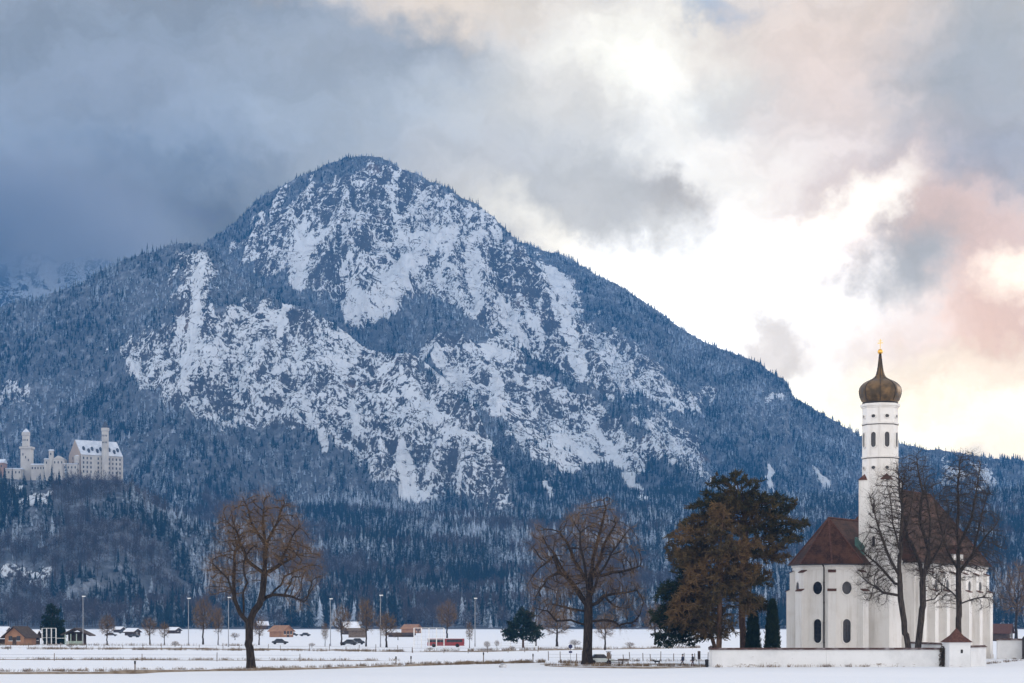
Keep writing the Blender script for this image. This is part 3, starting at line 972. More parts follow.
# old oak in the middle
x0, Y0 = P(587, 664.5); k = Y0/F; c = conv(587, 664.5, Y0)
el_ = ells_px(c, k, [(592,535,34,32,34,0), (546,548,20,22,22,1), (548,588,24,18,22,-1), (563,565,20,28,20,0), (626,560,20,28,22,0), (624,602,24,19,20,-1), (604,512,17,15,16,0), (540,532,13,11,12,0), (590,580,40,22,36,2), (556,612,26,11,22,0), (640,600,9,14,9,1), (620,625,20,7,14,0)])
lm = limb_lines(c, [[(587,668),(587,655),(587.5,640),(588,620),(588,605),(588.6,599),(590.7,575),(595,551),(601,527.6),(605.6,509.7),(604,499)],
  [(587.5,606),(579,593),(567,575),(556.5,554),(544.6,539.5),(535.7,525)], [(567,575),(553.5,575),(544.6,584),(536,596)], [(556,554),(539,568),(529,582)],
  [(587.5,600),(586,581),(582,557),(579,533.5),(571,521)], [(589,600),(598,575),(610,554),(625,533.5),(634,527.6)], [(588,606),(604,596),(622,593),(637,590),(643,599)],
  [(598,576),(613,572),(631,569),(640,566)], [(588,621),(604,620),(619,625.7),(631,623),(640,614)], [(588,625),(571,620),(556.5,621),(547.6,611),(536,608)], [(588,611),(568,608),(552,604)],
  [(590,578),(600,560),(606,540),(618,520)], [(586,581),(574,560),(566,540),(560,528)], [(604,596),(614,606),(628,608)]], k, 6)
t2 = bare_tree('oak_tree', (x0, Y0, 0), el_, lm, 2300, .68, 12,
               [M_oakbark, M_twigo], tw=6, tw_len=(.6,1.7), tw_r=.0135, step=.45, tip=.045, kill=.75, up=.10, clip_z=4.5, infl=8, power=2.45, jit=.2, droop=-.04)
tag(t2, 'broad bare oak with thick straight trunk and spreading low limbs, alone mid-field', 'tree')

# three leafless trees inside the churchyard
for (px, Y0, lines, lst, n_, rt, sd, lab) in [
  (906, 283, [[(909,668),(907.8,645),(904,622),(900.4,599),(899,566),(900.4,539),(903,510),(899,480),(897,462)], [(900.4,596),(881,593),(866,584),(851,572)], [(899,575),(884,548),(875,524.6),(866,498)],
     [(897,586),(878,563),(863,548)], [(899.5,551),(890,524.6),(884,498),(880,480)], [(900,545),(907,520),(910,490)]],
   [(884,535,20,60,22,0),(876,585,22,22,18,-1),(893,500,14,38,14,1),(866,560,12,26,10,0),(905,500,10,34,14,0)], 1500, .42, 21,
   'leafless churchyard tree leaning across the tower, first of the three'),
  (918, 286, [[(916,668),(918,645),(921,620),(922.6,599),(922.6,578),(919.7,563),(907.8,539),(902,516),(903,480)], [(922.6,575),(937.5,548),(943,524.6),(940,498)],
     [(922.6,581),(928.6,551),(919.7,521.6),(922.6,492),(916,455)], [(922.6,602),(934.5,599),(943.5,590)], [(928,551),(933,520),(930,480)]],
   [(915,520,22,62,24,0),(934,562,18,34,20,0),(905,485,14,30,14,0),(925,480,14,28,14,1)], 1500, .46, 22,
   'leafless churchyard tree in the middle of the three, beside the tower'),
  (959, 292, [[(958,664),(958.3,628),(958.3,593),(958.3,563),(956.8,533.5),(958.3,503.8),(958.3,480),(962,455)], [(958,575),(973,554),(988,533.5),(1000,518)], [(958,599),(943.5,584),(931.6,572)],
     [(958,569),(946,539),(940.5,510),(936,480)], [(958,548),(970,518.6),(973,492),(976,465)], [(958,605),(973,599),(988,598)], [(973,554),(982,520),(992,490)]],
   [(964,520,30,64,28,0),(988,545,19,36,20,0),(940,542,17,44,18,0),(966,475,20,26,16,0),(945,598,18,14,14,0),(985,600,18,14,14,0)], 2300, .42, 23,
   'widest of the three leafless churchyard trees, rising behind the small wall turret'),
]:
    by = HY + F*CH/Y0; c = conv(px, by, Y0); k = Y0/F
    t = bare_tree('churchyard_tree', ((px-CX)*k, Y0, 0), ells_px(c, k, lst), limb_lines(c, lines, k, sd), n_, rt, sd,
                  [M_grbark, M_twigb], tw=4, tw_len=(.6,1.6), tw_r=.016, step=.45, tip=.034, kill=.65, up=.2, clip_z=5.5, infl=7, power=2.4, jit=.24)
    tag(t, lab, 'tree', 'leafless trees in the churchyard')

# ---- conifers with foliage pads
def tufts(pts, dirs, rd, n=12, ln=.55, wd=.10, up=.35, spread=.8):
    src = np.repeat(np.arange(len(pts)), n)
    d = dirs[src] + rd.randn(len(src), 3)*spread; d[:, 2] += up
    d /= np.linalg.norm(d, axis=1)[:, None]
    l = (ln*(.6+.8*rd.rand(len(src))))[:, None]
    a = np.cross(d, rd.randn(len(src), 3)); a /= np.linalg.norm(a, axis=1)[:, None]+1e-9
    p = pts[src] + rd.randn(len(src), 3)*.12
    V = np.stack([p - a*wd*.5, p + a*wd*.5, p + d*l + a*wd*.28, p + d*l - a*wd*.28], 1).reshape(-1, 3)
    return V, np.arange(len(V)).reshape(-1, 4)
def pine(name, loc, ells, trunk, pads, pr, rtrunk, seed, mats, tn=12, ln=.55, wd=.12, per=16, flat=.36, step=.5, up=.02, droop=0.0, spread=.8, clip=2.0, extra=None):
    rd = np.random.RandomState(seed)
    cen = crown_points(pads, ells, rd, shell=.5)
    att = []
    for q in cen:
        u = rd.randn(per, 3); u /= np.linalg.norm(u, axis=1)[:, None]; u *= rd.rand(per, 1)**.4
        s = pr*(.65+.7*rd.rand())
        att.append(q + u*np.array([s, s, s*flat]))
    att = np.vstack(att); att = att[att[:, 2] > clip]
    nd, par = grow(att, trunk, step=step, infl=8, kill=.6, seed=seed, up=up, jit=.2)
    r, kids = radii(nd, par, tip=.03, rmax=rtrunk, power=2.2)
    V, Q = limbs_mesh(nd, par, r, kids, flare=1.25)
    D = np.linalg.norm(nd[:, None]-cen[None], axis=2) if len(nd)*len(cen) < 6e6 else None
    inpad = (D.min(1) < pr*1.25) if D is not None else np.ones(len(nd), bool)
    thin = np.where((r < .09) & inpad & (np.arange(len(nd)) > 8))[0]
    d0 = nd[thin]-nd[par[thin]]; d0 /= np.linalg.norm(d0, axis=1)[:, None]+1e-9
    TV, TQ = tufts(nd[thin], d0, rd, tn, ln, wd, up=.35-droop, spread=spread)
    root = empty(name, loc)
    np_mesh('trunk', V, Q, mats[0], root, smooth=True)
    np_mesh('crown', TV, TQ, mats[1], root)
    return root
def leaf_mat(name, a, b_, c_, s1=.9, s2=.16):
    m_, n, b = mat(name, .9, .1)
    pos = n.node('ShaderNodeTexCoord').outputs['Object']
    c = n.mix(n.step(n.noise(pos, s1, 3, .6), .35, .65), a, b_)
    n.link(n.mix(n.step(n.noise(pos, s2, 3, .5), .45, .62), c, c_), b.inputs['Base Color'])
    return m_
M_pine = leaf_mat('pine_needles', (.022,.026,.011), (.062,.054,.024), (.095,.064,.028))
M_pinew = leaf_mat('bronze_needles', (.042,.034,.016), (.098,.070,.034), (.13,.082,.038))
M_dark = leaf_mat('dark_needles', (.012,.020,.013), (.022,.034,.018), (.03,.038,.02))
M_pbark = bark_mat('pine_bark', (.060,.040,.030), (.14,.085,.055))
Yp = 290; by = HY + F*CH/Yp; k = Yp/F; c = conv(744, by, Yp)
t = pine('scots_pine', ((744-CX)*k, Yp, 0), ells_px(c, k, [(740,500,34,17,28,0),(715,512,22,20,22,1),(752,515,34,22,28,0),(785,530,22,14,16,0),(765,552,24,14,18,0),(700,520,16,14,16,2),(748,575,24,14,18,0),(725,482,15,8,12,0),(690,560,18,14,14,2),(755,605,16,10,12,0),(780,512,16,12,14,0)]),
         [c(744,668), c(743,640), c(742,600), c(743,565), c(746,530), c(744,515), c(742,498)], 150, 1.45, .50, 31, [M_pbark, M_pine], tn=13, ln=.5, wd=.15, per=20, flat=.42)
tag(t, 'tallest spreading dark green pine with flat foliage pads, nearest the church', 'tree')
Yp = 279; by = HY + F*CH/Yp; k = Yp/F; c = conv(719, by, Yp)
t = pine('conifer_tree', ((719-CX)*k, Yp, 0), ells_px(c, k, [(722,522,15,20,14,0),(716,556,34,30,26,0),(690,552,20,28,20,0),(738,560,24,24,20,0),(705,598,34,26,26,0),(745,590,16,20,16,0),(690,618,22,18,18,0),(716,628,18,12,16,0)]),
         [c(719,668), c(719,640), c(719.5,600), c(720,560), c(722,530), c(723,508)], 190, 1.3, .40, 32, [M_pbark, M_pinew], tn=12, ln=.55, wd=.13, per=18, flat=.6, droop=.55, clip=2.6)
tag(t, 'bronze-green drooping conifer in front of the tallest pine by the wall end', 'tree')
Yp = 284; by = HY + F*CH/Yp; k = Yp/F; c = conv(690, by, Yp)
t = pine('dark_conifer', ((690-CX)*k, Yp, 0), ells_px(c, k, [(683,592,24,16,16,0),(670,618,20,14,16,0),(690,625,20,16,16,0),(670,638,15,8,10,0),(690,560,12,18,10,0)]),
         [c(715,668), c(714,645), c(706,618), c(692,580)], 110, 1.2, .28, 33, [M_pbark, M_dark], tn=14, ln=.5, wd=.14, per=18, flat=.5, droop=.4, clip=1.6)
tag(t, 'low dark green conifer with branches hanging to the snow beyond the wall end', 'tree')
def column_tree(px, Y, h, r, seed, lab):
    rd = np.random.RandomState(seed)
    n_ = 2600
    z = h*rd.rand(n_)**.85; f = z/h
    rr = r*np.clip(1.15*(1-f)**.55*np.minimum(1, .5+f*4), 0, 1)*(.6+.45*rd.rand(n_)**.4); a = rd.rand(n_)*6.283
    p = np.stack([rr*np.cos(a), rr*np.sin(a), z], -1); d = np.stack([np.cos(a)*.4, np.sin(a)*.4, np.ones(n_)], -1)
    V, Q = tufts(p, d, rd, 4, .42, .10, up=.5, spread=.35)
    root = empty('columnar_yew', ((px-CX)/F*Y, Y, 0))
    MB().tube([(0,0,-.2),(0,0,h*.85)], [.16,.03], 6).build('trunk', M_pbark, root)
    np_mesh('crown', V, Q, M_dark, root)
    tag(root, lab, 'tree', 'columnar yews by the church')
column_tree(753, 287, 8.3, .9, 41, 'narrow dark columnar yew half hidden against the pine trunk')
column_tree(772.5, 285, 9.0, .95, 42, 'free-standing narrow dark columnar yew between the pine and the church')
# ------------------------------------------------------------------ the church
TH = math.radians(57)
CXY = (48.85, 303.0)
m_plaster, n, b = mat('white_plaster', .9, .15)
pos = n.node('ShaderNodeTexCoord').outputs['Object']
x, y, z = n.sep(pos)
c = n.mix(n.step(n.noise(pos, .5, 6, .65), .4, .75), (.83,.81,.78), (.76,.73,.69))
streak = n.noise(n.comb(n.m('MULTIPLY', x, 1.6), n.m('MULTIPLY', y, 1.6), n.m('MULTIPLY', z, .12)), 1.0, 5, .6)
c = n.mix(n.m('MULTIPLY', n.step(streak, .50, .70), .42), c, (.54,.50,.45))
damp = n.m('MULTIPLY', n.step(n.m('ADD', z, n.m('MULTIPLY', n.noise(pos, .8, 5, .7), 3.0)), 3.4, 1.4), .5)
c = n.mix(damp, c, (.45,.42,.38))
n.link(c, b.inputs['Base Color'])
M_pl = m_plaster
M_pl2 = simple_mat('trim_plaster', (.82,.80,.77), (.74,.71,.67), .8)
m_roof, n, b = mat('roof_tiles', .85, .2)
pos = n.node('ShaderNodeTexCoord').outputs['Object']
x, y, z = n.sep(pos)
br = n.noise(pos, .45, 6, .7)
c = n.mix(n.step(br, .35, .65), (.028,.014,.010), (.100,.045,.028))
c = n.mix(n.step(n.noise(pos, 6.0, 3, .7), .5, .75), c, (.12,.065,.048))
n.link(c, b.inputs['Base Color'])
rows = n.m('PINGPONG', n.m('MULTIPLY', z, 3.0), .5)
bp = n.node('ShaderNodeBump'); bp.inputs['Strength'].default_value = .7; bp.inputs['Distance'].default_value = .06
n.link(n.m('ADD', rows, n.noise(pos, 5.0, 3, .6)), bp.inputs['Height']); n.link(bp.outputs[0], b.inputs['Normal'])
M_roof = m_roof
M_glass = simple_mat('dark_glass', (.012,.015,.022), (.03,.034,.045), 3.0, rough=.15, spec=.5)
M_copper = simple_mat('aged_copper', (.20,.125,.062), (.075,.055,.034), .7, rough=.48, metal=.35, detail=6)
M_verd = simple_mat('green_copper', (.10,.20,.17), (.06,.12,.11), 1.5, rough=.6)
M_gold = simple_mat('gold', (.95,.55,.12), (.85,.45,.10), 4, rough=.28, metal=.9)
M_iron = simple_mat('dark_iron', (.03,.028,.028), (.055,.05,.048), 4, rough=.6, metal=.4)
M_ledge = simple_mat('ledge_tiles', (.075,.032,.024), (.13,.065,.050), 4)

ch = empty('church', (CXY[0], CXY[1], 0), TH)
tag(ch, 'white baroque church with brown tiled roofs and tall onion-domed tower', 'church')
Rr = 5.5/math.cos(math.radians(22.5))
def octv(ap, s0=0.0, which=(1,2,3,4)):      # vertices of the half octagon, apse end (local -x)
    R_ = ap/math.cos(math.radians(22.5))
    return [(s0+R_*math.cos(math.radians(90+22.5+45*i)), R_*math.sin(math.radians(90+22.5+45*i))) for i in range(4)]
CE = 14.75; NE = 15.4
# choir: outline counter-clockwise (apse towards -x)
def choir_outline(ap, s1): return [(s1, ap)] + octv(ap) + [(s1, -ap)]
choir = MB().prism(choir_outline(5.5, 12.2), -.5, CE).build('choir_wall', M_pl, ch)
MB().prism(choir_outline(5.62, 12.0), -.4, .55).prism(choir_outline(5.66, 12.0), CE-.75, CE-.35).prism(choir_outline(5.82, 12.0), CE-.34, CE+.02).build('cornice', M_pl2, choir)
def roof_mesh(outline, eave, ridge, zr, name, parent):
    """hipped roof: outline vertices joined to the nearer ridge end"""
    vs = [(p[0], p[1], eave) for p in outline]; n_ = len(vs)
    a, b_ = ridge
    vs += [(a, 0, zr), (b_, 0, zr)]
    fs = []
    own = [n_ if p[0] < (a+b_)/2 else n_+1 for p in outline]
    for i in range(n_):
        j = (i+1) % n_
        fs.append((i, j, own[i]) if own[i] == own[j] else (i, j, own[j], own[i]))
    fs.append(tuple(range(n_-1, -1, -1)))
    m_ = MB(); m_.add(vs, fs); 
    return m_.build(name, M_roof, parent)
croof = roof_mesh(choir_outline(6.15, 14.5), CE+.05, (-1.6, 14.5), 21.9, 'choir_roof', ch)
hp = MB()
for p in octv(6.15): hp.tube([(p[0], p[1], CE+.08), (-1.6, 0, 21.93)], .13, 5)
hp.tube([(-1.6,0,21.95),(12,0,21.95)], .16, 5)
hp.build('ridge_tiles', M_ledge, croof)
gt = MB().tube([(p[0]*1.0, p[1], CE+.02) for p in choir_outline(6.3, 8.0)], .09, 6).build('gutter', M_iron, croof)

def face_frame(p0, p1):
    """middle, direction along, outward normal of a wall face running p0->p1 (outline order)"""
    p0, p1 = np.array(p0), np.array(p1); d = p1-p0; L_ = np.linalg.norm(d); d = d/L_
    return (p0+p1)/2, d, np.array((d[1], -d[0])), L_
def arched(width, z0, z1, rnd=True, seg=8):
    """outline of a window in its own plane (u, z), arched above and below"""
    r = width/2; pts = []
    for i in range(seg+1):
        a = math.pi*i/seg; pts.append((r*math.cos(a), z1-r+r*math.sin(a)))
    for i in range(seg+1):
        a = math.pi+math.pi*i/seg
        pts.append((r*math.cos(a), z0+(r if rnd else 0)+(r*math.sin(a) if rnd else 0)) if rnd else ((-r if i == 0 else r), z0))
    out = []
    for p in pts:
        if not out or abs(p[0]-out[-1][0])+abs(p[1]-out[-1][1]) > 1e-5: out.append(p)
    return out
def plate(m_, outline, o, d, nrm, a, b_):
    """extrude an outline lying on a wall from depth a to b along the normal"""
    n_ = len(outline)
    f = lambda u, z, t: (o[0]+d[0]*u+nrm[0]*t, o[1]+d[1]*u+nrm[1]*t, z)
    vs = [f(u, z, a) for u, z in outline] + [f(u, z, b_) for u, z in outline]
    m_.add(vs, [(i, (i+1) % n_, n_+(i+1) % n_, n_+i) for i in range(n_)] + [tuple(range(n_-1,-1,-1)), tuple(range(n_, 2*n_))])
def ring(m_, outline, grow_, o, d, nrm, a, b_):
    cu = sum(p[0] for p in outline)/len(outline); cz = sum(p[1] for p in outline)/len(outline)
    hu = max(abs(p[0]-cu) for p in outline); hzz = max(abs(p[1]-cz) for p in outline)
    big = [(cu+(u-cu)*(hu+grow_)/hu, cz+(z-cz)*(hzz+grow_)/hzz) for u, z in outline]
    n_ = len(outline); f = lambda u, z, t: (o[0]+d[0]*u+nrm[0]*t, o[1]+d[1]*u+nrm[1]*t, z)
    vs = [f(*p, b_) for p in outline] + [f(*p, b_) for p in big] + [f(*p, a) for p in outline] + [f(*p, a) for p in big]
    fs = []
    for i in range(n_):
        j = (i+1) % n_
        fs += [(i, j, n_+j, n_+i), (n_+i, n_+j, 3*n_+j, 3*n_+i), (j, i, 2*n_+i, 2*n_+j)]
    m_.add(vs, fs)
def window(parent, outline, o, d, nrm, name='window', bars=True, fw=.16):
    g = MB(); plate(g, outline, o, d, nrm, -.05, .03)
    wdo = g.build(name, M_glass, parent)
    fr = MB(); ring(fr, outline, fw, o, d, nrm, -.02, .20); fr.build('frame', M_pl2, wdo)
    if bars:
        us = [p[0] for p in outline]; zs = [p[1] for p in outline]
        gr_ = MB(); hw = max(us)*.96
        zz_ = min(zs)+.6
        while zz_ < max(zs)-.3:
            plate(gr_, [(-hw, zz_), (hw, zz_), (hw, zz_+.05), (-hw, zz_+.05)], o, d, nrm, .03, .06); zz_ += .6
        plate(gr_, [(-.025, min(zs)+.1), (.025, min(zs)+.1), (.025, max(zs)-.1), (-.025, max(zs)-.1)], o, d, nrm, .03, .062)
        gr_.build('window_bars', M_iron, wdo)
    return wdo
def buttress(parent, o, nrm, depth1, depth2, width, z1, z2, mi_step=1.5):
    """stepped buttress: deeper below z1, slimmer up to z2, with small tiled slopes"""
    d = np.array((-nrm[1], nrm[0])); m_ = MB()
    hw = width/2; ob = np.array(o)
    def sq(a, b_, w_): return [tuple(ob+d*-w_+nrm*a), tuple(ob+nrm*b_-d*w_), tuple(ob+nrm*b_+d*w_), tuple(ob+d*w_+nrm*a)]
    def pr(a, b_, w_, z0, zb, zt):          # prism whose top slopes from zt (wall) to zb (outside)
        q = sq(a, b_, w_); 
        # counter-clockwise order
        m_.prism(q, z0, [zt, zb, zb, zt])
    pr(-.6, depth1, hw, -.4, z1, z1+.75)
    pr(-.6, depth2, hw*.86, z1-.2, z2, z2+.5)
    pr(-.6, depth1+.12, hw+.08, -.38, .7, .8)
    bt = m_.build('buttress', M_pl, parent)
    c_ = MB()
    for (dp, dd, w_, zb) in ((depth1, depth2, hw+.1, z1), (depth2, -.05, hw*.86+.1, z2)):
        zt = zb + (.75 if dp == depth1 else .5)
        k_ = (zt-zb)/(dp+.6)
        q = sq(dd, dp+.14, w_)
        zo = zb - k_*.14; zi = zb + k_*(dp-dd)
        c_.prism(q, [zi+.01, zo+.01, zo+.01, zi+.01], [zi+.12, zo+.12, zo+.12, zi+.12])
    c_.build('buttress_cap', M_ledge, bt)
    return bt
ol = choir_outline(5.5, 12.2)
ov = octv(5.5)
# faces of the apse, in outline order
for i in range(3):
    o, d, nr, L_ = face_frame(ov[i], ov[i+1])
    window(ch, arched(1.25, 3.0, 6.6), o, d, nr)
    window(ch, [(0.78*math.cos(t*math.pi/8), 11.25+.98*math.sin(t*math.pi/8)) for t in range(16)], o, d, nr, bars=False)
for s_ in (1.2,):
    for sg in (1, -1):
        window(ch, arched(1.25, 3.0, 6.6), np.array((-0.9, -5.5*sg)), np.array((sg*1.0, 0)), np.array((0, -sg*1.0)))
for i, p in enumerate(ov):
    nr = np.array(p)/np.linalg.norm(p)
    buttress(ch, p, nr, 1.05, .55, 1.15, 10.8, 13.6)
# downpipe on the apse
o, d, nr, L_ = face_frame(ov[1], ov[2])
pd = o + d*(L_/2-1.25) + nr*.14
pp_ = MB().tube([(pd[0], pd[1], .2), (pd[0], pd[1], CE-.4), (pd[0]+nr[0]*.5, pd[1]+nr[1]*.5, CE)], .11, 8)
for zc_ in (3, 6, 9, 12): pp_.lathe([(.15, zc_), (.15, zc_+.12)], 8, (pd[0], pd[1]))
pp_.build('downpipe', M_iron, ch)

# tower
tx, ty, ta = 2.9, -6.45, 2.45
KZ = 301.9/F
zy = lambda py: CH + (HY-py)*KZ
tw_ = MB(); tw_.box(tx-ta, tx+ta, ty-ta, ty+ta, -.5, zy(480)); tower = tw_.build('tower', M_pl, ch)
MB().box(tx-ta-.14, tx+ta+.14, ty-ta-.14, ty+ta+.14, -.4, .8).box(tx-ta-.12, tx+ta+.12, ty-ta-.12, ty+ta+.12, 15.2, 15.5).build('tower_band', M_pl2, tower)
q8 = 2.52
o8 = lambda ap: [(tx+ap/math.cos(math.pi/8)*math.cos(math.pi/8+i*math.pi/4), ty+ap/math.cos(math.pi/8)*math.sin(math.pi/8+i*math.pi/4)) for i in range(8)]
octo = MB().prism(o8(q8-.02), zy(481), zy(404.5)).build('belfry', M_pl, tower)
m_ = MB()
for py in (458.3, 424.8): m_.prism(o8(q8+.09), zy(py), zy(py)+.22)
m_.prism(o8(q8+.12), zy(408.4), zy(407)).prism(o8(q8+.26), zy(406.9), zy(404.4))
m_.build('cornice', M_pl2, octo)
m_ = MB()
for py in (458.6, 425.1): m_.prism(o8(q8+.03), zy(py)-.10, zy(py))
m_.build('dark_moulding', M_iron, octo)  # thin dark ring below each belfry band
# little roofs on the four corners where the square turns octagonal
m_ = MB()
for sx in (1, -1):
    for sy in (1, -1):
        A_ = (tx+sx*(ta+.12), ty+sy*(ta+.12)); c1 = (tx+sx*(ta+.12), ty+sy*1.0); c2 = (tx+sx*1.0, ty+sy*(ta+.12))
        z0 = zy(480.5); m_.add([(A_[0],A_[1],z0),(c1[0],c1[1],z0),(c2[0],c2[1],z0),(tx+sx*1.75, ty+sy*1.75, zy(474))], [(0,1,3),(1,2,3),(2,0,3),(2,1,0)])
m_.build('corner_roof', M_ledge, tower)
for i in range(8):
    a_ = i*math.pi/4; nr = np.array((math.cos(a_), math.sin(a_))); o = np.array((tx, ty))+nr*(q8-.02); d = np.array((-nr[1], nr[0]))
    window(octo, arched(.78, zy(448.3), zy(433.2)), o, d, nr, 'sound_window', bars=False, fw=.12)
    for py in (417.4, 468.6):
        window(octo, [(0.34*math.cos(t*math.pi/6), zy(py)+.26*math.sin(t*math.pi/6)) for t in range(12)], o, d, nr, 'oval_window', bars=False, fw=.08)
for (fx, fy) in ((-1, 0), (0, -1)):
    nr = np.array((fx, fy), float); o = np.array((tx, ty))+nr*ta; d = np.array((-nr[1], nr[0]))
    for z0 in (17.5, 22.5): window(tower, arched(.5, z0, z0+1.6), o, d, nr, 'slit_window', bars=False, fw=.08)
# onion dome with eight soft lobes
prof = [(2.52,405.4),(2.60,403.4),(2.66,401.8),(2.86,399.6),(3.02,397),(3.12,394),(3.16,391),(3.08,388.4),(2.86,385.8),(2.48,383.4),(2.05,381.6),(1.50,380),(1.08,378.6),(.80,377),(.60,374.6),(.44,371),(.34,367),(.27,363),(.19,358),(.12,354)]
NV = 48; vs, fs = [], []
for r, py in prof:
    for i in range(NV):
        a_ = 2*math.pi*i/NV; lobe = 1 - .045*(1-abs(math.cos(4*(a_-math.pi/8))))*min(1, r)
        vs.append((tx+r*lobe*math.cos(a_), ty+r*lobe*math.sin(a_), zy(py)))
for j in range(len(prof)-1):
    for i in range(NV):
        i2 = (i+1) % NV; fs.append((j*NV+i, j*NV+i2, (j+1)*NV+i2, (j+1)*NV+i))
fs.append(tuple(range(NV-1, -1, -1))); fs.append(tuple((len(prof)-1)*NV+i for i in range(NV)))
m_ = MB(); m_.add(vs, fs); dome = m_.build('onion_dome', M_copper, tower, smooth=True)
m_ = MB()
for i in range(8):
    a_ = i*math.pi/4+math.pi/8
    m_.tube([(tx+(r+.02)*math.cos(a_), ty+(r+.02)*math.sin(a_), zy(py)) for r, py in prof[2:]], .05, 4)
m_.lathe([(2.66, zy(404.2)), (2.72, zy(403.6)), (2.66, zy(402.6))], 24, (tx, ty))
m_.build('dome_rib', M_iron, dome)
bz = zy(351.6)
m_ = MB(); m_.lathe([(.40*math.sin(math.pi*i/10)+.001, bz-.40*math.cos(math.pi*i/10)) for i in range(11)], 16, (tx, ty)); m_.build('gilded_ball', M_gold, tower, smooth=True)
m_ = MB(); m_.tube([(tx,ty,bz+.3),(tx,ty,bz+1.9)], .05, 6)
m_.box(tx-.035, tx+.035, ty-.42, ty+.42, bz+1.25, bz+1.36).box(tx-.035, tx+.035, ty-.28, ty+.28, bz+1.58, bz+1.66)
m_.build('cross', M_gold, tower)

# nave
hw = 8.3; s0, s1 = 12.0, 44.3
nave_ol = [(s1, hw), (s0, hw), (s0, -hw), (s1, -hw)]
def nol(g): return [(s1+g, hw+g), (s0-g, hw+g), (s0-g, -hw-g), (s1+g, -hw-g)]
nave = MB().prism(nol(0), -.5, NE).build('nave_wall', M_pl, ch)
MB().prism(nol(.10), -.4, .6).prism(nol(.14), NE-.8, NE-.35).prism(nol(.3), NE-.34, NE+.02).build('cornice', M_pl2, nave)
nroof = roof_mesh(nol(.65), NE+.05, (21.5, 40.2), 27.6, 'nave_roof', ch)
m_ = MB().tube([(21.5,0,27.66),(40.2,0,27.66)], .18, 5)
for p, e in ((nol(.65)[0], 40.2), (nol(.65)[3], 40.2), (nol(.65)[1], 21.5), (nol(.65)[2], 21.5)): m_.tube([(p[0], p[1], NE+.1), (e, 0, 27.64)], .14, 5)
m_.build('ridge_tiles', M_ledge, nroof)
MB().tube([(p[0], p[1], NE+.02) for p in nol(.78)+[nol(.78)[0]]], .09, 6).build('gutter', M_iron, nroof)
nb = 7
for i in range(nb):
    s_ = s0 + 1.2 + i*(s1-s0-1.2-.9)/(nb-1)
    for sg in (-1, 1):
        buttress(ch, (s_, sg*hw), np.array((0, sg*1.0)), 1.25, .65, 1.25, 11.0, 13.9)
        if i < nb-1:
            sm = s_ + (s1-s0-2.1)/(nb-1)/2
            window(ch, arched(1.5, 3.4, 8.8), np.array((sm, sg*hw)), np.array((-sg*1.0, 0)), np.array((0, sg*1.0)), bars=False)
            window(ch, [(0.8*math.cos(t*math.pi/8), 12.0+.9*math.sin(t*math.pi/8)) for t in range(16)], np.array((sm, sg*hw)), np.array((-sg*1.0, 0)), np.array((0, sg*1.0)), bars=False)
# far end: two corner buttresses
for sg in (-1, 1): buttress(ch, (s1, sg*(hw-.7)), np.array((1.0, 0)), 1.2, .6, 1.2, 11.0, 13.9)
# low white gabled dormer on the nave roof
dm = MB(); ds = 31.0
dm.box(ds-2.1, ds+2.1, -hw-.1, -hw+5, NE+.1, NE+1.9)
dm.add([(ds-2.1,-hw-.1,NE+1.9),(ds+2.1,-hw-.1,NE+1.9),(ds,-hw-.1,NE+3.0),(ds-2.1,-hw+5,NE+1.9),(ds+2.1,-hw+5,NE+1.9),(ds,-hw+5,NE+3.0)], [(0,1,2),(5,4,3),(0,2,5,3),(2,1,4,5),(1,0,3,4)])
dmr = MB().add([(ds-2.4,-hw-.4,NE+1.75),(ds+2.4,-hw-.4,NE+1.75),(ds,-hw-.4,NE+3.25),(ds-2.4,-hw+5,NE+1.75),(ds+2.4,-hw+5,NE+1.75),(ds,-hw+5,NE+3.25)], [(0,2,5,3),(2,1,4,5),(0,1,2)])
dmr.build('dormer_roof', M_roof, nroof)
dmo = dm.build('dormer', M_pl2, nroof)
# small copper-covered link roof between choir and tower
MB().prism([(-.1,-5.0),(1.2,-5.0),(1.2,-3.6),(-.1,-3.6)], CE+1.5, [17.6,17.6,19.0,19.0]).build('link_roof', M_verd, ch)

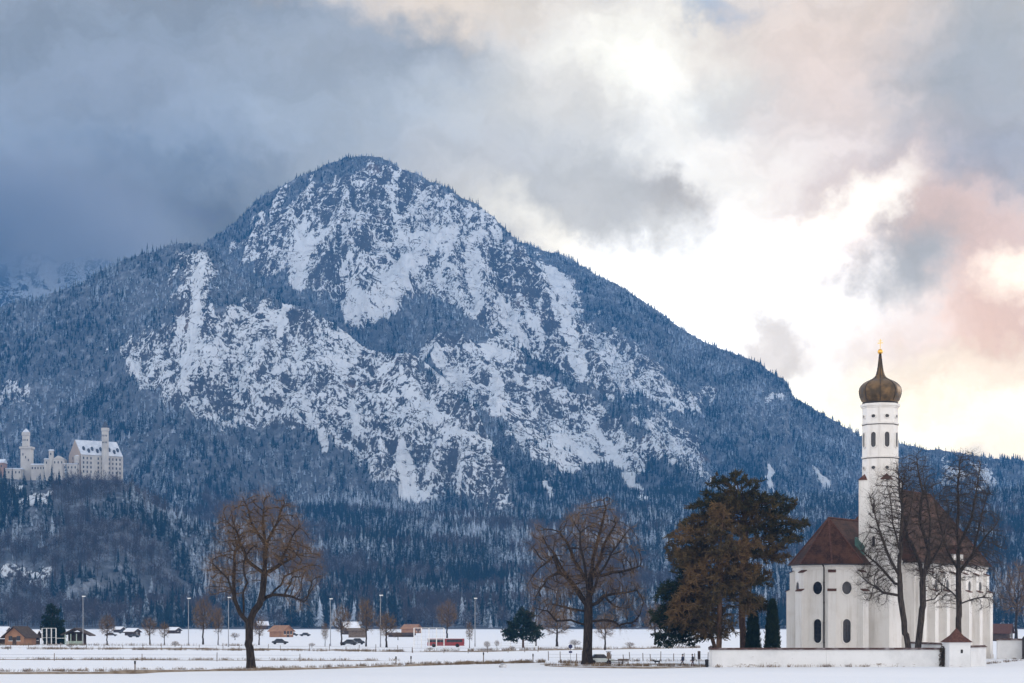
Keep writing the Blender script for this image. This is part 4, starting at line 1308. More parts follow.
# ------------------------------------------------------------------ churchyard wall
m_yw, n, b = mat('wall_plaster', .92, .12)
pos = n.node('ShaderNodeTexCoord').outputs['Object']; x, y, z = n.sep(pos)
c = n.mix(n.step(n.noise(pos, .35, 6, .65), .4, .7), (.74,.75,.76), (.64,.65,.66))
pe = n.m('ADD', n.noise(n.comb(n.m('MULTIPLY', x, .35), n.m('MULTIPLY', y, .35), n.m('MULTIPLY', z, 1.3)), 1.6, 7, .75), n.m('MULTIPLY', z, -.06))
c = n.mix(n.step(pe, .56, .62), c, (.27,.23,.20))
n.link(c, b.inputs['Base Color']); M_yw = m_yw
def yard_wall(name, pts, h, th, label, cop=.28, group=None):
    """a wall along ground points with a small tiled saddle coping"""
    root = empty(name, (pts[0][0], pts[0][1], 0))
    bd, cp = MB(), MB()
    for (xa, ya), (xb, yb) in zip(pts[:-1], pts[1:]):
        d = np.array((xb-xa, yb-ya)); L_ = np.linalg.norm(d); d /= L_; nn = np.array((-d[1], d[0]))
        o = np.array((xa-pts[0][0], ya-pts[0][1]))
        q = lambda u, v: tuple(o + d*u + nn*v)
        bd.prism([q(0,-th/2), q(L_,-th/2), q(L_,th/2), q(0,th/2)], -.3, h)
        e = th/2+.18
        A = [q(-.1,-e), q(L_+.1,-e), q(L_+.1,e), q(-.1,e)]
        B = [q(-.1,0), q(L_+.1,0)]
        cp.add([(*A[0],h+.003),(*A[1],h+.003),(*A[2],h+.003),(*A[3],h+.003),(*B[0],h+cop),(*B[1],h+cop)], [(0,1,5,4),(2,3,4,5),(1,2,5),(3,0,4),(3,2,1,0)])
    bd.build('wall_body', M_yw, root); cp.build('coping', M_wcop, root)
    return tag(root, label, 'wall', group)
M_wcop = simple_mat('coping_tiles', (.075,.038,.030), (.30,.27,.27), .9, lo=.45, hi=.75)
wl = [P(711, Y=300), P(711.5, Y=273.0), P(826, Y=273.0), P(941, Y=274.5)]
yard_wall('churchyard_wall', wl, 2.35, .5, 'long low white churchyard wall with brown coping in front of the church and pines')
yard_wall('side_wall', [P(969, Y=274.2), P(984.5, Y=278.5)], 2.65, .5, 'short pinkish white wall running right from the small turret')
yard_wall('inner_wall', [P(909, Y=297), P(944, Y=279.5)], 2.95, .4, 'brown-coped wall inside the churchyard between the tree trunks and the turret')
yard_wall('rear_wall', [P(997, Y=331), P(1023, Y=331)], 3.1, .5, 'plain white wall beyond the far end of the church nave')
yard_wall('gate_wall', [P(1025, Y=330), P(1120, Y=330)], 3.1, .5, 'white wall at the picture edge right of the dark gatepost')
gp_ = MB(); gx, gy_ = P(1023.8, Y=329.5); gp_.box(-.22,.22,-.25,.25,-.3,3.3).lathe([(.34,3.3),(.3,3.45),(.02,3.8)], 4, a0=math.pi/4)
tag(gp_.build('gatepost', M_iron, loc=(gx, gy_, 0)), 'thin dark gatepost at the end of the white rear wall', 'gatepost')
# wall turret
tc_x, tc_y = P(956.4, Y=273.6)
tu = empty('wall_turret', (tc_x, tc_y, 0), math.radians(6))
tag(tu, 'small square white turret with a red-brown pyramid roof at the corner of the churchyard wall', 'turret')
a_ = 1.48
wb = MB().box(-a_, a_, -a_, a_, -.3, 3.35).box(-a_-.08, a_+.08, -a_-.08, a_+.08, 3.1, 3.38).build('turret_wall', M_yw, tu)
e = a_+.28
MB().add([(-e,-e,3.39),(e,-e,3.39),(e,e,3.39),(-e,e,3.39),(-.75,-.75,4.3),(.75,-.75,4.3),(.75,.75,4.3),(-.75,.75,4.3),(0,0,5.35)],
         [(0,1,5,4),(1,2,6,5),(2,3,7,6),(3,0,4,7),(4,5,8),(5,6,8),(6,7,8),(7,4,8),(3,2,1,0)]).build('pyramid_roof', M_ledge, tu)
MB().box(.1, .42, -a_-.02, -a_+.1, 1.9, 2.4).build('niche', M_iron, tu)
# ivy in the recess between wall and turret
rd = np.random.RandomState(9)
ip = np.stack([rd.rand(420)*.9-.45, -.1-rd.rand(420)*.25, rd.rand(420)*2.6], -1)
V, Q = tufts(ip, np.tile(np.array([[0,-.6,.3]]), (420,1)), rd, 4, .22, .12, spread=.7)
ix, iy = P(943.5, Y=274.4)
iv = np_mesh('ivy', V, Q, simple_mat('dry_ivy', (.07,.06,.03), (.12,.08,.05), 2)); iv.location = (ix, iy, 0)
MBs = MB()
for q in range(7): MBs.tube([(rd.rand()*.8-.4,-.1,-.1),(rd.rand()*.9-.45,-.15,1.2),(rd.rand()*.9-.45,-.12,2.5)], [.05,.035,.015], 4)
st_ = MBs.build('stem', M_grbark, iv)
tag(iv, 'dry brown ivy climbing the gap between wall and turret', 'ivy')
# ------------------------------------------------------------------ the castle on its hill
M_cas = simple_mat('pale_stone', (.56,.54,.50), (.45,.43,.41), .12, lo=.3, hi=.7)
M_casd = simple_mat('shaded_tan_stone', (.42,.34,.28), (.34,.28,.24), .12)  # tan stone of the gable end, its shade put into the darker colour
M_csnow = simple_mat('roof_snow', (.68,.71,.76), (.52,.56,.62), .2)
M_slate = simple_mat('slate', (.045,.05,.06), (.09,.10,.12), .3)
M_cred = simple_mat('red_brick', (.36,.24,.19), (.30,.20,.16), .3)
KY = 2040; kc = KY/F
cz = lambda py: CH + (HY-py)*kc
cxp = lambda px, Y=KY: (px-CX)/F*Y
cs = empty('castle', (cxp(81), KY, 140))
tag(cs, 'pale stone castle with snow-covered roofs and round towers on the wooded hillside', 'castle')
def cbox(px0, px1, y0, y1, pyt, pyb=500):       # local to the castle empty
    return cxp(px0, y0)-cs.location.x, cxp(px1, y0)-cs.location.x, y0-KY, y1-KY, cz(pyb)-140, cz(pyt)-140
# great hall, long side turned 40 degrees away
ph = math.radians(38); eL = np.array((math.cos(ph), math.sin(ph))); eW = np.array((-math.sin(ph), math.cos(ph)))
Lh, Wh = 47.0, 28.0
q = lambda u, v: tuple(eL*u+eW*v)
ze, zr_ = cz(454.5)-140, cz(438.6)-140
hall = MB().prism([q(0,0), q(Lh,0), q(Lh,Wh), q(0,Wh)], -12, ze).build('hall_wall', M_cas, cs)
g = MB(); a_, b_ = q(.2,.2), q(.2,Wh-.2); m1 = q(.2,Wh/2)
g.add([(*q(-.25,0),-12),(*q(-.25,Wh),-12),(*q(-.25,Wh),ze),(*q(-.25,Wh/2),zr_-.5),(*q(-.25,0),ze),(*q(0,0),-12),(*q(0,Wh),-12),(*q(0,Wh),ze),(*q(0,Wh/2),zr_-.5),(*q(0,0),ze)], [(4,3,2,1,0),(5,6,7,8,9),(0,5,9,4),(1,2,7,6),(4,9,8,3),(3,8,7,2)])
g.build('gable_wall', M_casd, cs)
rf = MB(); rf.add([(*q(0.1,-1),ze),(*q(Lh,-1),ze),(*q(Lh,Wh+1),ze),(*q(0.1,Wh+1),ze),(*q(0.1,Wh/2),zr_),(*q(Lh,Wh/2),zr_)], [(0,1,5,4),(2,3,4,5),(1,2,5),(3,0,4),(3,2,1,0)])
roof = rf.build('hall_roof', M_csnow, cs)
rdc = np.random.RandomState(4)
sl = (zr_-ze)/(Wh/2+1)
for i in range(9):
    u = 5+i*4.8; v = 2.2 if i % 2 else 4.2; zb = ze+sl*(v+1)
    d_ = MB(); d_.prism([q(u-1.0,v-.9), q(u+1.0,v-.9), q(u+1.0,v+2.6), q(u-1.0,v+2.6)], zb-1.5, zb+1.5)
    d_.add([(*q(u-1.2,v-1.1),zb+1.5),(*q(u+1.2,v-1.1),zb+1.5),(*q(u+1.2,v+2.8),zb+1.5),(*q(u-1.2,v+2.8),zb+1.5),(*q(u,v-.2),zb+3.6),(*q(u,v+2.8),zb+3.6)], [(0,1,4),(1,2,5,4),(2,3,5),(3,0,4,5)])
    d_.build('dormer', M_slate, roof)
for r_ in range(4):
    for i in range(11):
        if i in (3,): continue
        u = 2.9+i*4.1; z0 = ze-4.6-r_*4.6
        w_ = MB().prism([q(u-.75,-.14), q(u+.75,-.14), q(u+.75,.05), q(u-.75,.05)], z0, z0+2.5); w_.build('window', M_slate, hall)
for r_ in range(3):
    for i in range(3):
        v = 5+i*6.6; z0 = ze-4-r_*5
        MB().prism([q(-.4,v-.7), q(-.2,v-.7), q(-.2,v+.7), q(-.4,v+.7)], z0, z0+2.4).build('window', M_slate, hall)
pl_ = MB()
for u in (.6, 16.2, 34, Lh-.6): pl_.prism([q(u-.7,-.7), q(u+.7,-.7), q(u+.7,.0), q(u-.7,.0)], -12, ze+.6)
pl_.build('pilaster', M_cas, hall)
def ctower(name, px, Y, r, pt, pb, seg=14, cap=None, roof_c=None, roof_h=0, m=None, corbel=.7):
    x = cxp(px, Y)-cs.location.x; y = Y-KY
    zt = CH+(HY-pt)*Y/F-140
    m_ = MB().lathe([(r*1.05,-14),(r,zt-7),(r,zt-3.6),(r+corbel,zt-3.0),(r+corbel,zt),(r+corbel-.4,zt)], seg, (x, y))
    t_ = m_.build(name, m or M_cas, cs)
    if roof_h: MB().lathe([(r+corbel-.5,zt+.01),(r*.55,zt+roof_h*.55),(.05,zt+roof_h)], seg, (x, y)).build('tower_roof', roof_c, t_)
    for i in range(4):
        a = -math.pi/2-.6+i*.4
        for zz_ in (zt-9, zt-16): MB().box(x+r*math.cos(a)-.35, x+r*math.cos(a)+.35, y+r*math.sin(a)-.12, y+r*math.sin(a)+.3, zz_, zz_+1.8).build('window', M_slate, t_)
    return t_
hx, hy = q(25,-1.5)
ctower('stair_tower', 105.2, KY+hy, 3.6, 428, 480, roof_c=M_slate, roof_h=7.5)
ctower('corner_turret', 77.2, KY+2, 3.0, 456, 470, roof_c=M_csnow, roof_h=1.2, corbel=.3)
ctower('round_tower', 26, 2062, 4.0, 432.5, 470, roof_c=M_csnow, roof_h=4.2, corbel=.5)
cb = cbox(20.5, 31, 2055, 2066, 445.5)
sq = MB().box(*cb).box(cb[0]-1.2, cb[1]+1.2, cb[2]-1.2, cb[3]+1.2, cb[5]-1.8, cb[5]+.3)
sqt = sq.build('square_tower', M_cas, cs)
for i in range(3): MB().box(cb[0]+2+i*2.8, cb[0]+3+i*2.8, cb[2]-.12, cb[2]+.2, cb[5]-9-i*3, cb[5]-6.5-i*3).build('window', M_slate, sqt)
def cblock(name, b6, rm, rh, m=M_cas, win=0, ridge_x=True):
    o_ = MB().box(*b6).build(name, m, cs)
    x0_, x1_, y0_, y1_, z0_, z1_ = b6
    if rh:
        xm, ym = (x0_+x1_)/2, (y0_+y1_)/2
        vs = [(x0_-.5,y0_-.5,z1_+.01),(x1_+.5,y0_-.5,z1_+.01),(x1_+.5,y1_+.5,z1_+.01),(x0_-.5,y1_+.5,z1_+.01)]
        if ridge_x: vs += [(x0_-.5,ym,z1_+rh),(x1_+.5,ym,z1_+rh)]; fs = [(0,1,5,4),(2,3,4,5),(1,2,5),(3,0,4),(3,2,1,0)]
        else: vs += [(xm,y0_-.5,z1_+rh),(xm,y1_+.5,z1_+rh)]; fs = [(0,1,4),(1,2,5,4),(2,3,5),(3,0,4,5),(3,2,1,0)]
        MB().add(vs, fs).build('roof', rm, o_)
    for i in range(win):
        u = x0_+(x1_-x0_)*(i+.5)/win
        MB().box(u-.6, u+.6, y0_-.12, y0_+.1, z1_-4.5, z1_-2.2).build('window', M_slate, o_)
    return o_
cblock('knights_house', cbox(53, 63.5, 2034, 2050, 459.5), M_cas, 3.6, win=3, ridge_x=False)
cblock('narrow_tower', cbox(48.8, 52.8, 2036, 2041, 451), M_csnow, 1.5, win=1)
cblock('low_range', cbox(44, 49, 2038, 2048, 459.5), M_csnow, 1.5, win=1)
cblock('connecting_wing', cbox(31, 45, 2044, 2054, 464.5), M_csnow, 1.6, win=5)
cblock('court_wall', cbox(63, 77, 2034, 2038, 464.5), M_csnow, .8, win=4)
cblock('bastion', cbox(3.5, 21, 2040, 2054, 469), M_csnow, 1.5, win=5)
cblock('gatehouse', cbox(-8, 3.2, 2036, 2052, 463), M_csnow, 4.5, m=M_cred, win=3)
# ------------------------------------------------------------------ the flat land: banks, tracks, far houses, fences
M_grass = simple_mat('dry_grass', (.16,.115,.075), (.30,.24,.18), .9, detail=7)
M_wood = simple_mat('weathered_wood', (.12,.09,.07), (.20,.16,.13), 2.0)
M_woodo = simple_mat('orange_wood', (.36,.20,.12), (.27,.15,.10), .6)
M_woodd = simple_mat('dark_wood', (.045,.032,.028), (.08,.06,.05), 1.0)
M_hsnow = simple_mat('snow_on_roof', (.84,.85,.88), (.74,.76,.80), .8)
M_grey = simple_mat('grey_metal', (.30,.31,.33), (.22,.23,.25), 2, rough=.5)
M_wht = simple_mat('white_paint', (.80,.80,.78), (.68,.68,.67), 2, rough=.5)
M_red = simple_mat('red_paint', (.30,.03,.035), (.22,.025,.03), 1, rough=.35, spec=.5)
M_blk = simple_mat('black_rubber', (.015,.015,.016), (.03,.03,.03), 3)
M_hedge = leaf_mat('hedge_leaves', (.010,.022,.018), (.022,.040,.030), (.03,.045,.03))
M_lamp = simple_mat('lamp_glass', (.85,.88,.90), (.75,.78,.8), 2, rough=.2, spec=.6)
M_green = simple_mat('pale_green_paint', (.42,.50,.44), (.34,.42,.36), 1.5)
def bank(name, pts, h, wf, wb, m, seed):
    """a low bank: grassy front edge, snow behind; pts are picture points on the ground"""
    V, Q, mi = [], [], []; L0 = []
    for (xa, ya), (xb, yb) in zip(pts[:-1], pts[1:]):
        A, B = np.array(P(xa, ya)), np.array(P(xb, yb))
        k = max(2, int(np.linalg.norm(B-A)/.8))
        for i in range(k): L0.append(A+(B-A)*i/k)
    L0 = np.array(L0); s = np.arange(len(L0))
    hh = h*(.62+.55*fbm(s*.11, s*0+seed, 3, seed)) ; hh = np.clip(hh, .06, None)
    ww = 1+.35*fbm(s*.21, s*0+seed*3, 3, seed+2)
    prof = [(-wf, -.06, 0), (-wf*.45, .55, 0), (0, 1.0, 0), (wb*.25, 1.02, 1), (wb, -.06, 1)]
    n_ = len(prof)
    for j in range(len(L0)):
        e = min(1, j/4, (len(L0)-1-j)/4)
        for (dy, f, _m) in prof:
            V.append((L0[j,0], L0[j,1]+dy*ww[j] + fbm(s[j]*.4, dy*3.0, 2, seed)*.15, (hh[j]*f if f > 0 else f*2)*e if f > 0 else f*2))
    for j in range(len(L0)-1):
        for i in range(n_-1):
            Q.append((j*n_+i, (j+1)*n_+i, (j+1)*n_+i+1, j*n_+i+1)); mi.append(0 if i < 2 else 1)
    o = np_mesh(name, V, Q, [m, m_snow], mi=mi, smooth=True)
    return tag(o, kind='structure')
bank('path_edge', [(-60,674),(60,673.2),(150,672.4),(250,671),(330,668.8),(420,665.8),(470,664),(545,662.6)], .42, 1.0, 5, M_grass, 3)
bank('field_edge', [(-60,659.6),(120,660),(260,660.6),(400,661)], .16, .6, 4, M_grass, 5)
bank('ditch_edge', [(60,648.6),(200,649.3),(330,650.5),(410,652),(480,652),(540,650.5),(700,648)], .28, 1.0, 5, M_grass, 7)
bank('verge', [(548,666.5),(600,668.0),(650,668.6),(706,667.2)], .32, 1.2, 5, M_grass, 9)
bank('verge', [(604,664),(660,664.6),(706,664.4)], .26, .9, 5, M_grass, 11)
# trodden track between the banks
trk = []
tp = [P(540,664.2), P(600,666.2), P(650,666.8), P(712,666.0)]
m_trk = simple_mat('trodden_track', (.30,.24,.19), (.62,.60,.60), .7, lo=.4, hi=.6)
tv = []
for i, (x, y) in enumerate(tp): tv += [(x, y-2.2, .012), (x, y+2.6, .012)]
tag(np_mesh('track', tv, [(0,2,3,1),(2,4,5,3),(4,6,7,5)], m_trk), kind='structure')

def gable_house(name, px, py, w, d, he, hr, rz, mw, mr, label, cat='house', ov=.6, group=None, snow=0.0, door=True, wins=2):
    """gable end towards -y before turning"""
    x, y = P(px, py)
    r = empty(name, (x, y, 0), math.radians(rz))
    m_ = MB().box(-w/2, w/2, 0, d, -.3, he)
    m_.add([(-w/2,0,he),(w/2,0,he),(0,0,hr),(-w/2,d,he),(w/2,d,he),(0,d,hr)], [(0,1,2),(5,4,3),(0,2,5,3),(2,1,4,5)])
    wl_ = m_.build('wall', mw, r)
    k = (hr-he)/(w/2); ex = ov*k
    def sl(t, mat_, nm, up, o2):
        g = MB(); zz = lambda a: a+up
        g.add([(-w/2-o2, -o2, zz(he-o2*k)), (0, -o2, zz(hr)), (w/2+o2, -o2, zz(he-o2*k)), (-w/2-o2, d+o2, zz(he-o2*k)), (0, d+o2, zz(hr)), (w/2+o2, d+o2, zz(he-o2*k)),
               (-w/2-o2, -o2, zz(he-o2*k)+t), (0, -o2, zz(hr)+t), (w/2+o2, -o2, zz(he-o2*k)+t), (-w/2-o2, d+o2, zz(he-o2*k)+t), (0, d+o2, zz(hr)+t), (w/2+o2, d+o2, zz(he-o2*k)+t)],
              [(0,1,7,6),(1,2,8,7),(3,9,10,4),(4,10,11,5),(6,7,10,9),(7,8,11,10),(0,6,9,3),(2,5,11,8),(0,3,4,1),(1,4,5,2)])
        return g.build(nm, mat_, r)
    rf_ = sl(.22, mr, 'roof', .02, ov)
    if snow:
        s_ = sl(snow, M_hsnow, 'roof_snow', .25, ov*.8); s_.parent = rf_
    for i in range(wins):
        u = -w/2 + w*(i+.7)/(wins+.4)
        f = MB().box(u-.5, u+.5, -.06, .05, 1.2, 2.4).build('window', M_glass, wl_); MB().box(u-.62, u+.62, -.09, -.01, 1.05, 1.18).build('sill', M_wht, f)
    if door: MB().box(-.55, .55, -.07, .05, 0, 2.1).build('door', M_woodd, r)
    return tag(r, label, cat, group)
gable_house('barn', 14.5, 645.2, 5.4, 7, 2.5, 4.7, -12, M_woodo, M_woodd, 'orange-brown wooden barn with dark roof, leftmost building on the plain', 'barn', ov=.9)
gable_house('shed', -6, 644.5, 4, 5, 1.6, 3.0, -80, M_woodd, M_woodd, 'dark shed with snowy roof against the orange barn', 'shed', snow=.25, door=False, wins=0)
gable_house('hut', 37.5, 644.5, 2.8, 4, 2.2, 3.4, 75, M_woodd, M_woodd, 'small black hut with snow on its roof, between orange barn and hedge', 'hut', snow=.3, door=False, wins=1)
gable_house('shed', 8, 636, 7, 10, 1.6, 3.4, 80, M_woodd, M_woodd, 'long low snow-roofed shed behind the orange barn', 'shed', snow=.35, door=False, wins=0)
# open shelter with a wide dark roof
sx_, sy_ = P(75, 644.8)
sh = empty('shelter', (sx_, sy_, 0), 0)
tag(sh, 'open-sided shelter with a wide dark gable roof and pale posts beside the dark hedge', 'shelter')
MB().add([(-3.7,-.8,2.5),(0,-.8,4.2),(4.0,-.8,2.3),(-3.7,7,2.5),(0,7,4.2),(4.0,7,2.3),(-3.7,-.8,2.75),(0,-.8,4.5),(4.0,-.8,2.55),(-3.7,7,2.75),(0,7,4.5),(4.0,7,2.55)],
         [(0,1,7,6),(1,2,8,7),(3,9,10,4),(4,10,11,5),(6,7,10,9),(7,8,11,10),(0,6,9,3),(2,5,11,8),(0,3,4,1),(1,4,5,2)]).build('roof', M_woodd, sh)
MB().box(-2.6, 2.2, 3.5, 3.7, -.2, 3.4).build('rear_wall', M_woodd, sh)
MB().box(-2.4, 1.9, .6, .75, -.1, 1.0).build('parapet', M_green, sh)
for u in (-2.6, -1.1, .4, 2.0): MB().box(u-.11, u+.11, -.1, .12, -.2, 2.9).build('post', M_green, sh)
# hedge behind tall white posts
def hedge(px0, px1, py, h, lab):
    (xa, y), (xb, _y) = P(px0, py), P(px1, py)
    rd = np.random.RandomState(int(px0)); n_ = 2200
    p = np.stack([xa+(xb-xa)*rd.rand(n_), y+.9+(rd.rand(n_)-.5)*1.5, h*rd.rand(n_)**.8*(1+.08*np.sin(rd.rand(n_)*9))], -1)
    V, Q = tufts(p, np.tile(np.array([[0,-.4,.5]]), (n_,1)), rd, 5, .35, .16, spread=.8)
    r = empty('hedge', (xa, y, 0)); V[:, 0] -= xa; V[:, 1] -= y
    np_mesh('foliage', V, Q, M_hedge, r)
    st = MB()
    for i in range(9): st.tube([((xb-xa)*(i+.5)/9, .9, -.2), ((xb-xa)*(i+.5)/9+.1, .9, h*.8)], [.06,.03], 4)
    st.build('stem', M_woodd, r)
    return tag(r, lab, 'hedge')
hedge(43, 64, 644.3, 4.0, 'tall dark green hedge behind the white ball-net posts')
# ball nets: tall white posts with a crossbar and a thin net
def net_posts(px0, px1, py, n_, h, lab, grp=None):
    (xa, y), (xb, _y) = P(px0, py), P(px1, py)
    r = empty('ball_net', (xa, y, 0)); W_ = xb-xa
    for i in range(n_):
        u = W_*i/(n_-1); MB().tube([(u,0,-.2),(u,0,h)], .13, 6).build('post', M_wht, r)
    MB().tube([(0,0,h),(W_,0,h)], .06, 5).tube([(0,0,h*.45),(W_,0,h*.45)], .03, 4).build('crossbar', M_wht, r)
    nt = MB()
    k = int(W_/.8)
    for i in range(1, k): nt.tube([(W_*i/k,0,.1),(W_*i/k,0,h)], .012, 3)
    for j in range(1, 5): nt.tube([(0,0,h*j/5),(W_,0,h*j/5)], .012, 3)
    nt.build('net', M_grey, r)
    return tag(r, lab, 'ball net', grp)
net_posts(42, 56, 645.0, 4, 4.4, 'tall white ball-net posts in front of the dark hedge')
net_posts(414, 444, 648.6, 5, 4.7, 'tall white ball-net posts in front of the red bus')
# goals
def goal(px, py, w, h, rz, lab):
    x, y = P(px, py); r = empty('goal', (x, y, 0), math.radians(rz))
    MB().tube([(-w/2,0,0),(-w/2,0,h),(w/2,0,h),(w/2,0,0)], .07, 6).build('goal_frame', M_wht, r)
    MB().tube([(-w/2,0,h),(-w/2,1.2,0),(w/2,1.2,0),(w/2,0,h)], .04, 5).build('net_frame', M_wht, r)
    tag(r, lab, 'goal')
goal(62, 645.6, 3.0, 1.9, 4, 'small white football goal in front of the open shelter')
# tall evergreen by the barn, broad evergreen by the pitch
for (px, Yp, elp, tr, pads, sd, lab, hh_) in [
  (52, 540, [(52,611,4,8,4,0),(52,628,9,10,8,0),(51,620,6,8,6,0),(56,626,5,8,5,0)], [(52,644),(52,625),(52,606)], 60, 61, 'dark evergreen rising above the hedge near the orange barn', .2),
  (522, 470, [(522,628,12,11,10,0),(512,634,8,8,8,0),(533,633,8,9,8,0),(523,618,8,8,7,0)], [(523,647),(523,636),(523,622)], 70, 62, 'rounded blue-green evergreen standing on the snow left of the old oak', .2)]:
    by = HY + F*CH/Yp; k = Yp/F; c = conv(tr[0][0], by, Yp)
    t = pine('evergreen_tree', ((tr[0][0]-CX)*k, Yp, 0), ells_px(c, k, elp), [c(*q) for q in [(tr[0][0], by+2)]+tr[1:]], pads, 1.0, .25, sd, [M_pbark, M_hedge], tn=12, ln=.6, wd=.22, per=14, flat=.6, clip=1.2, step=.6)
    tag(t, lab, 'tree')

# lamps
def lamp():
    r = empty('street_lamp', (0,0,0))
    MB().lathe([(.16,-.2),(.15,.6),(.11,.7),(.07,10)], 8).build('pole', M_grey, r)
    h_ = MB().tube([(0,0,9.9),(0,0,10.15),(.25,0,10.25)], .06, 5).box(-.25,.55,-.17,.17,10.2,10.34).build('lamp_head', M_wht, r)
    MB().box(-.2,.5,-.14,.14,10.13,10.195).build('lamp_glass', M_lamp, h_)
    return r
lp0 = None
for (px, pt, pb, lab) in [(83,596,645.5,'thin grey street lamp by the open shelter'), (188.5,598,645,'thin grey street lamp left of the lime tree'), (228.5,597,647,'thin grey street lamp seen through the lime tree crown'),
                          (330.5,598.5,646,'thin grey street lamp near the parked cars right of the lime tree'), (380.5,595,647,'tallest thin grey street lamp between the small round-crowned trees'), (475,598,646.5,'thin grey street lamp right of the red bus')]:
    x, y = P(px, pb); hgt = (pb-pt)*y/F
    r = lamp() if lp0 is None else copy_tree(lp0)
    lp0 = lp0 or r
    r.location = (x, y, 0); s_ = hgt/10.3; r.scale = (max(1, s_*.9), max(1, s_*.9), s_)
    tag(r, lab, 'street lamp', 'street lamps along the far road')

# far houses
gable_house('house', 288, 637.2, 5.6, 7.5, 2.5, 4.4, 50, M_woodo, M_woodo, 'bright orange timber house on the snowfield between two lamps', 'house', wins=3)
gable_house('house', 343, 634.5, 6, 7, 3.0, 5.4, -68, M_woodd, M_woodd, 'dark house with a broad snow-covered roof behind the small trees', 'house', snow=.35, door=False)
gable_house('shed', 366, 637.5, 4, 6.4, 2.7, 3.4, 85, M_wood, M_wood, 'grey boarded shed between two small leafless trees', 'shed', door=False, wins=0)
gable_house('long_shed', 414, 637, 3, 10, .9, 1.5, 88, M_woodd, M_woodd, 'very long low dark shed left of the red bus', 'shed', door=False, wins=0)
gable_house('house', 418, 633.2, 7, 8, 2.4, 4.4, 60, M_woodo, M_woodo, 'tan-roofed house peeping out above the long low shed', 'house', wins=2)
gable_house('farmhouse', 257, 629.5, 7, 8, 3, 5.4, -75, M_woodd, M_woodd, 'far dark farmhouse with snowy roof beside the lime tree crown', 'house', snow=.5, door=False)
gable_house('house', 1011, 641, 11, 14, 2.6, 5.2, 70, M_woodd, M_ledge, 'red-roofed house peeping over the white rear wall', 'house', wins=2)
gable_house('house', 1000, 640, 9, 10, 2.8, 4.6, 80, M_woodd, M_woodd, 'low snow-roofed house beside the red-roofed one', 'house', snow=.4, wins=1)
for (px, py, lab) in [(123,632.5,'far dark barn with snowy roof left of the first lamp, nearest the forest'), (137,635.5,'small far hut right of the dark barn'), (178,633.5,'far low hut just left of the second lamp')]:
    gable_house('hut', px, py, 4.4, 5, 1.6, 2.7, 60, M_woodd, M_woodd, lab, 'hut', snow=.3, door=False, wins=1)

# cars
def wheel_mb(x, y, r_=.33, w_=.22):
    m_ = MB(); n_ = 14; vs = []
    for s_ in (-w_/2, w_/2):
        for i in range(n_): vs.append((x+r_*math.cos(6.283*i/n_), y+s_, r_+r_*math.sin(6.283*i/n_)))
    return m_.add(vs, [(i, (i+1) % n_, n_+(i+1) % n_, n_+i) for i in range(n_)] + [tuple(range(n_-1,-1,-1)), tuple(range(n_, 2*n_))])
def car(px, py, rz, mt_, lab, L_=4.4, H_=1.5, grp='parked cars', cat='car', name='car', top=(-.38,-.22,.18,.36)):
    x, y = P(px, py); r = empty(name, (x, y, 0), math.radians(rz)); W_ = 1.75
    pr = [(-L_/2,.35),(L_/2,.35),(L_/2,.72),(L_/2-.9,.88*H_/1.5),(-L_/2+.35,.92*H_/1.5),(-L_/2,.75)]
    def ext(pr, w_):
        n_ = len(pr); vs = [(a, -w_, b) for a, b in pr]+[(a, w_, b) for a, b in pr]
        return MB().add(vs, [(i, (i+1) % n_, n_+(i+1) % n_, n_+i) for i in range(n_)]+[tuple(range(n_-1,-1,-1)), tuple(range(n_, 2*n_))])
    ext(pr, W_/2).build('body', mt_, r)
    zb = .88*H_/1.5
    gl = ext([(top[0]*L_, zb-.02), (top[3]*L_-.3, zb-.02), (top[2]*L_-.25, H_-.05), (top[1]*L_, H_-.05)], W_/2-.12); gl.build('windows', M_glass, r)
    ext([(top[1]*L_-.06, H_-.055), (top[2]*L_-.18, H_-.055), (top[2]*L_-.3, H_), (top[1]*L_+.05, H_)], W_/2-.14).build('roof', mt_, r)
    for a in (-L_/2+.8, L_/2-.85):
        for s_ in (-1, 1): wheel_mb(a, s_*(W_/2-.08)).build('wheel', M_blk, r)
    return tag(r, lab, cat, grp)
M_cblk = simple_mat('dark_car_paint', (.02,.028,.04), (.03,.035,.045), 1, rough=.25, spec=.6)
M_cgrn = simple_mat('pale_car_paint', (.55,.60,.60), (.45,.50,.50), 1, rough=.3, spec=.6)
car(280, 644.3, 12, M_cblk, 'dark car parked alone just below the orange timber house')
car(349, 645.2, 175, M_cblk, 'dark estate car parked left of the other beside the small trees')
car(356.5, 644.6, 185, M_cblk, 'dark car with pale roof parked right of the other beside the small trees', H_=1.7)
car(111, 636.3, 8, M_cblk, 'long dark car parked at the snow edge near the far barn', L_=5.0)
car(124, 633.6, 0, M_cblk, 'dark van parked in front of the far dark barn', H_=2.1, cat='van', name='van', L_=5.2)
car(134, 637.4, 170, M_cblk, 'grey-dark car beside the small far hut')
car(293, 636.0, 10, M_cblk, 'dark car standing against the orange timber house')
car(305, 636.2, 170, M_cblk, 'dark car right of the orange timber house, away from its wall')
car(600.5, 664.3, 6, M_cgrn, 'pale grey-green car parked right behind the old oak trunk', L_=3.9)
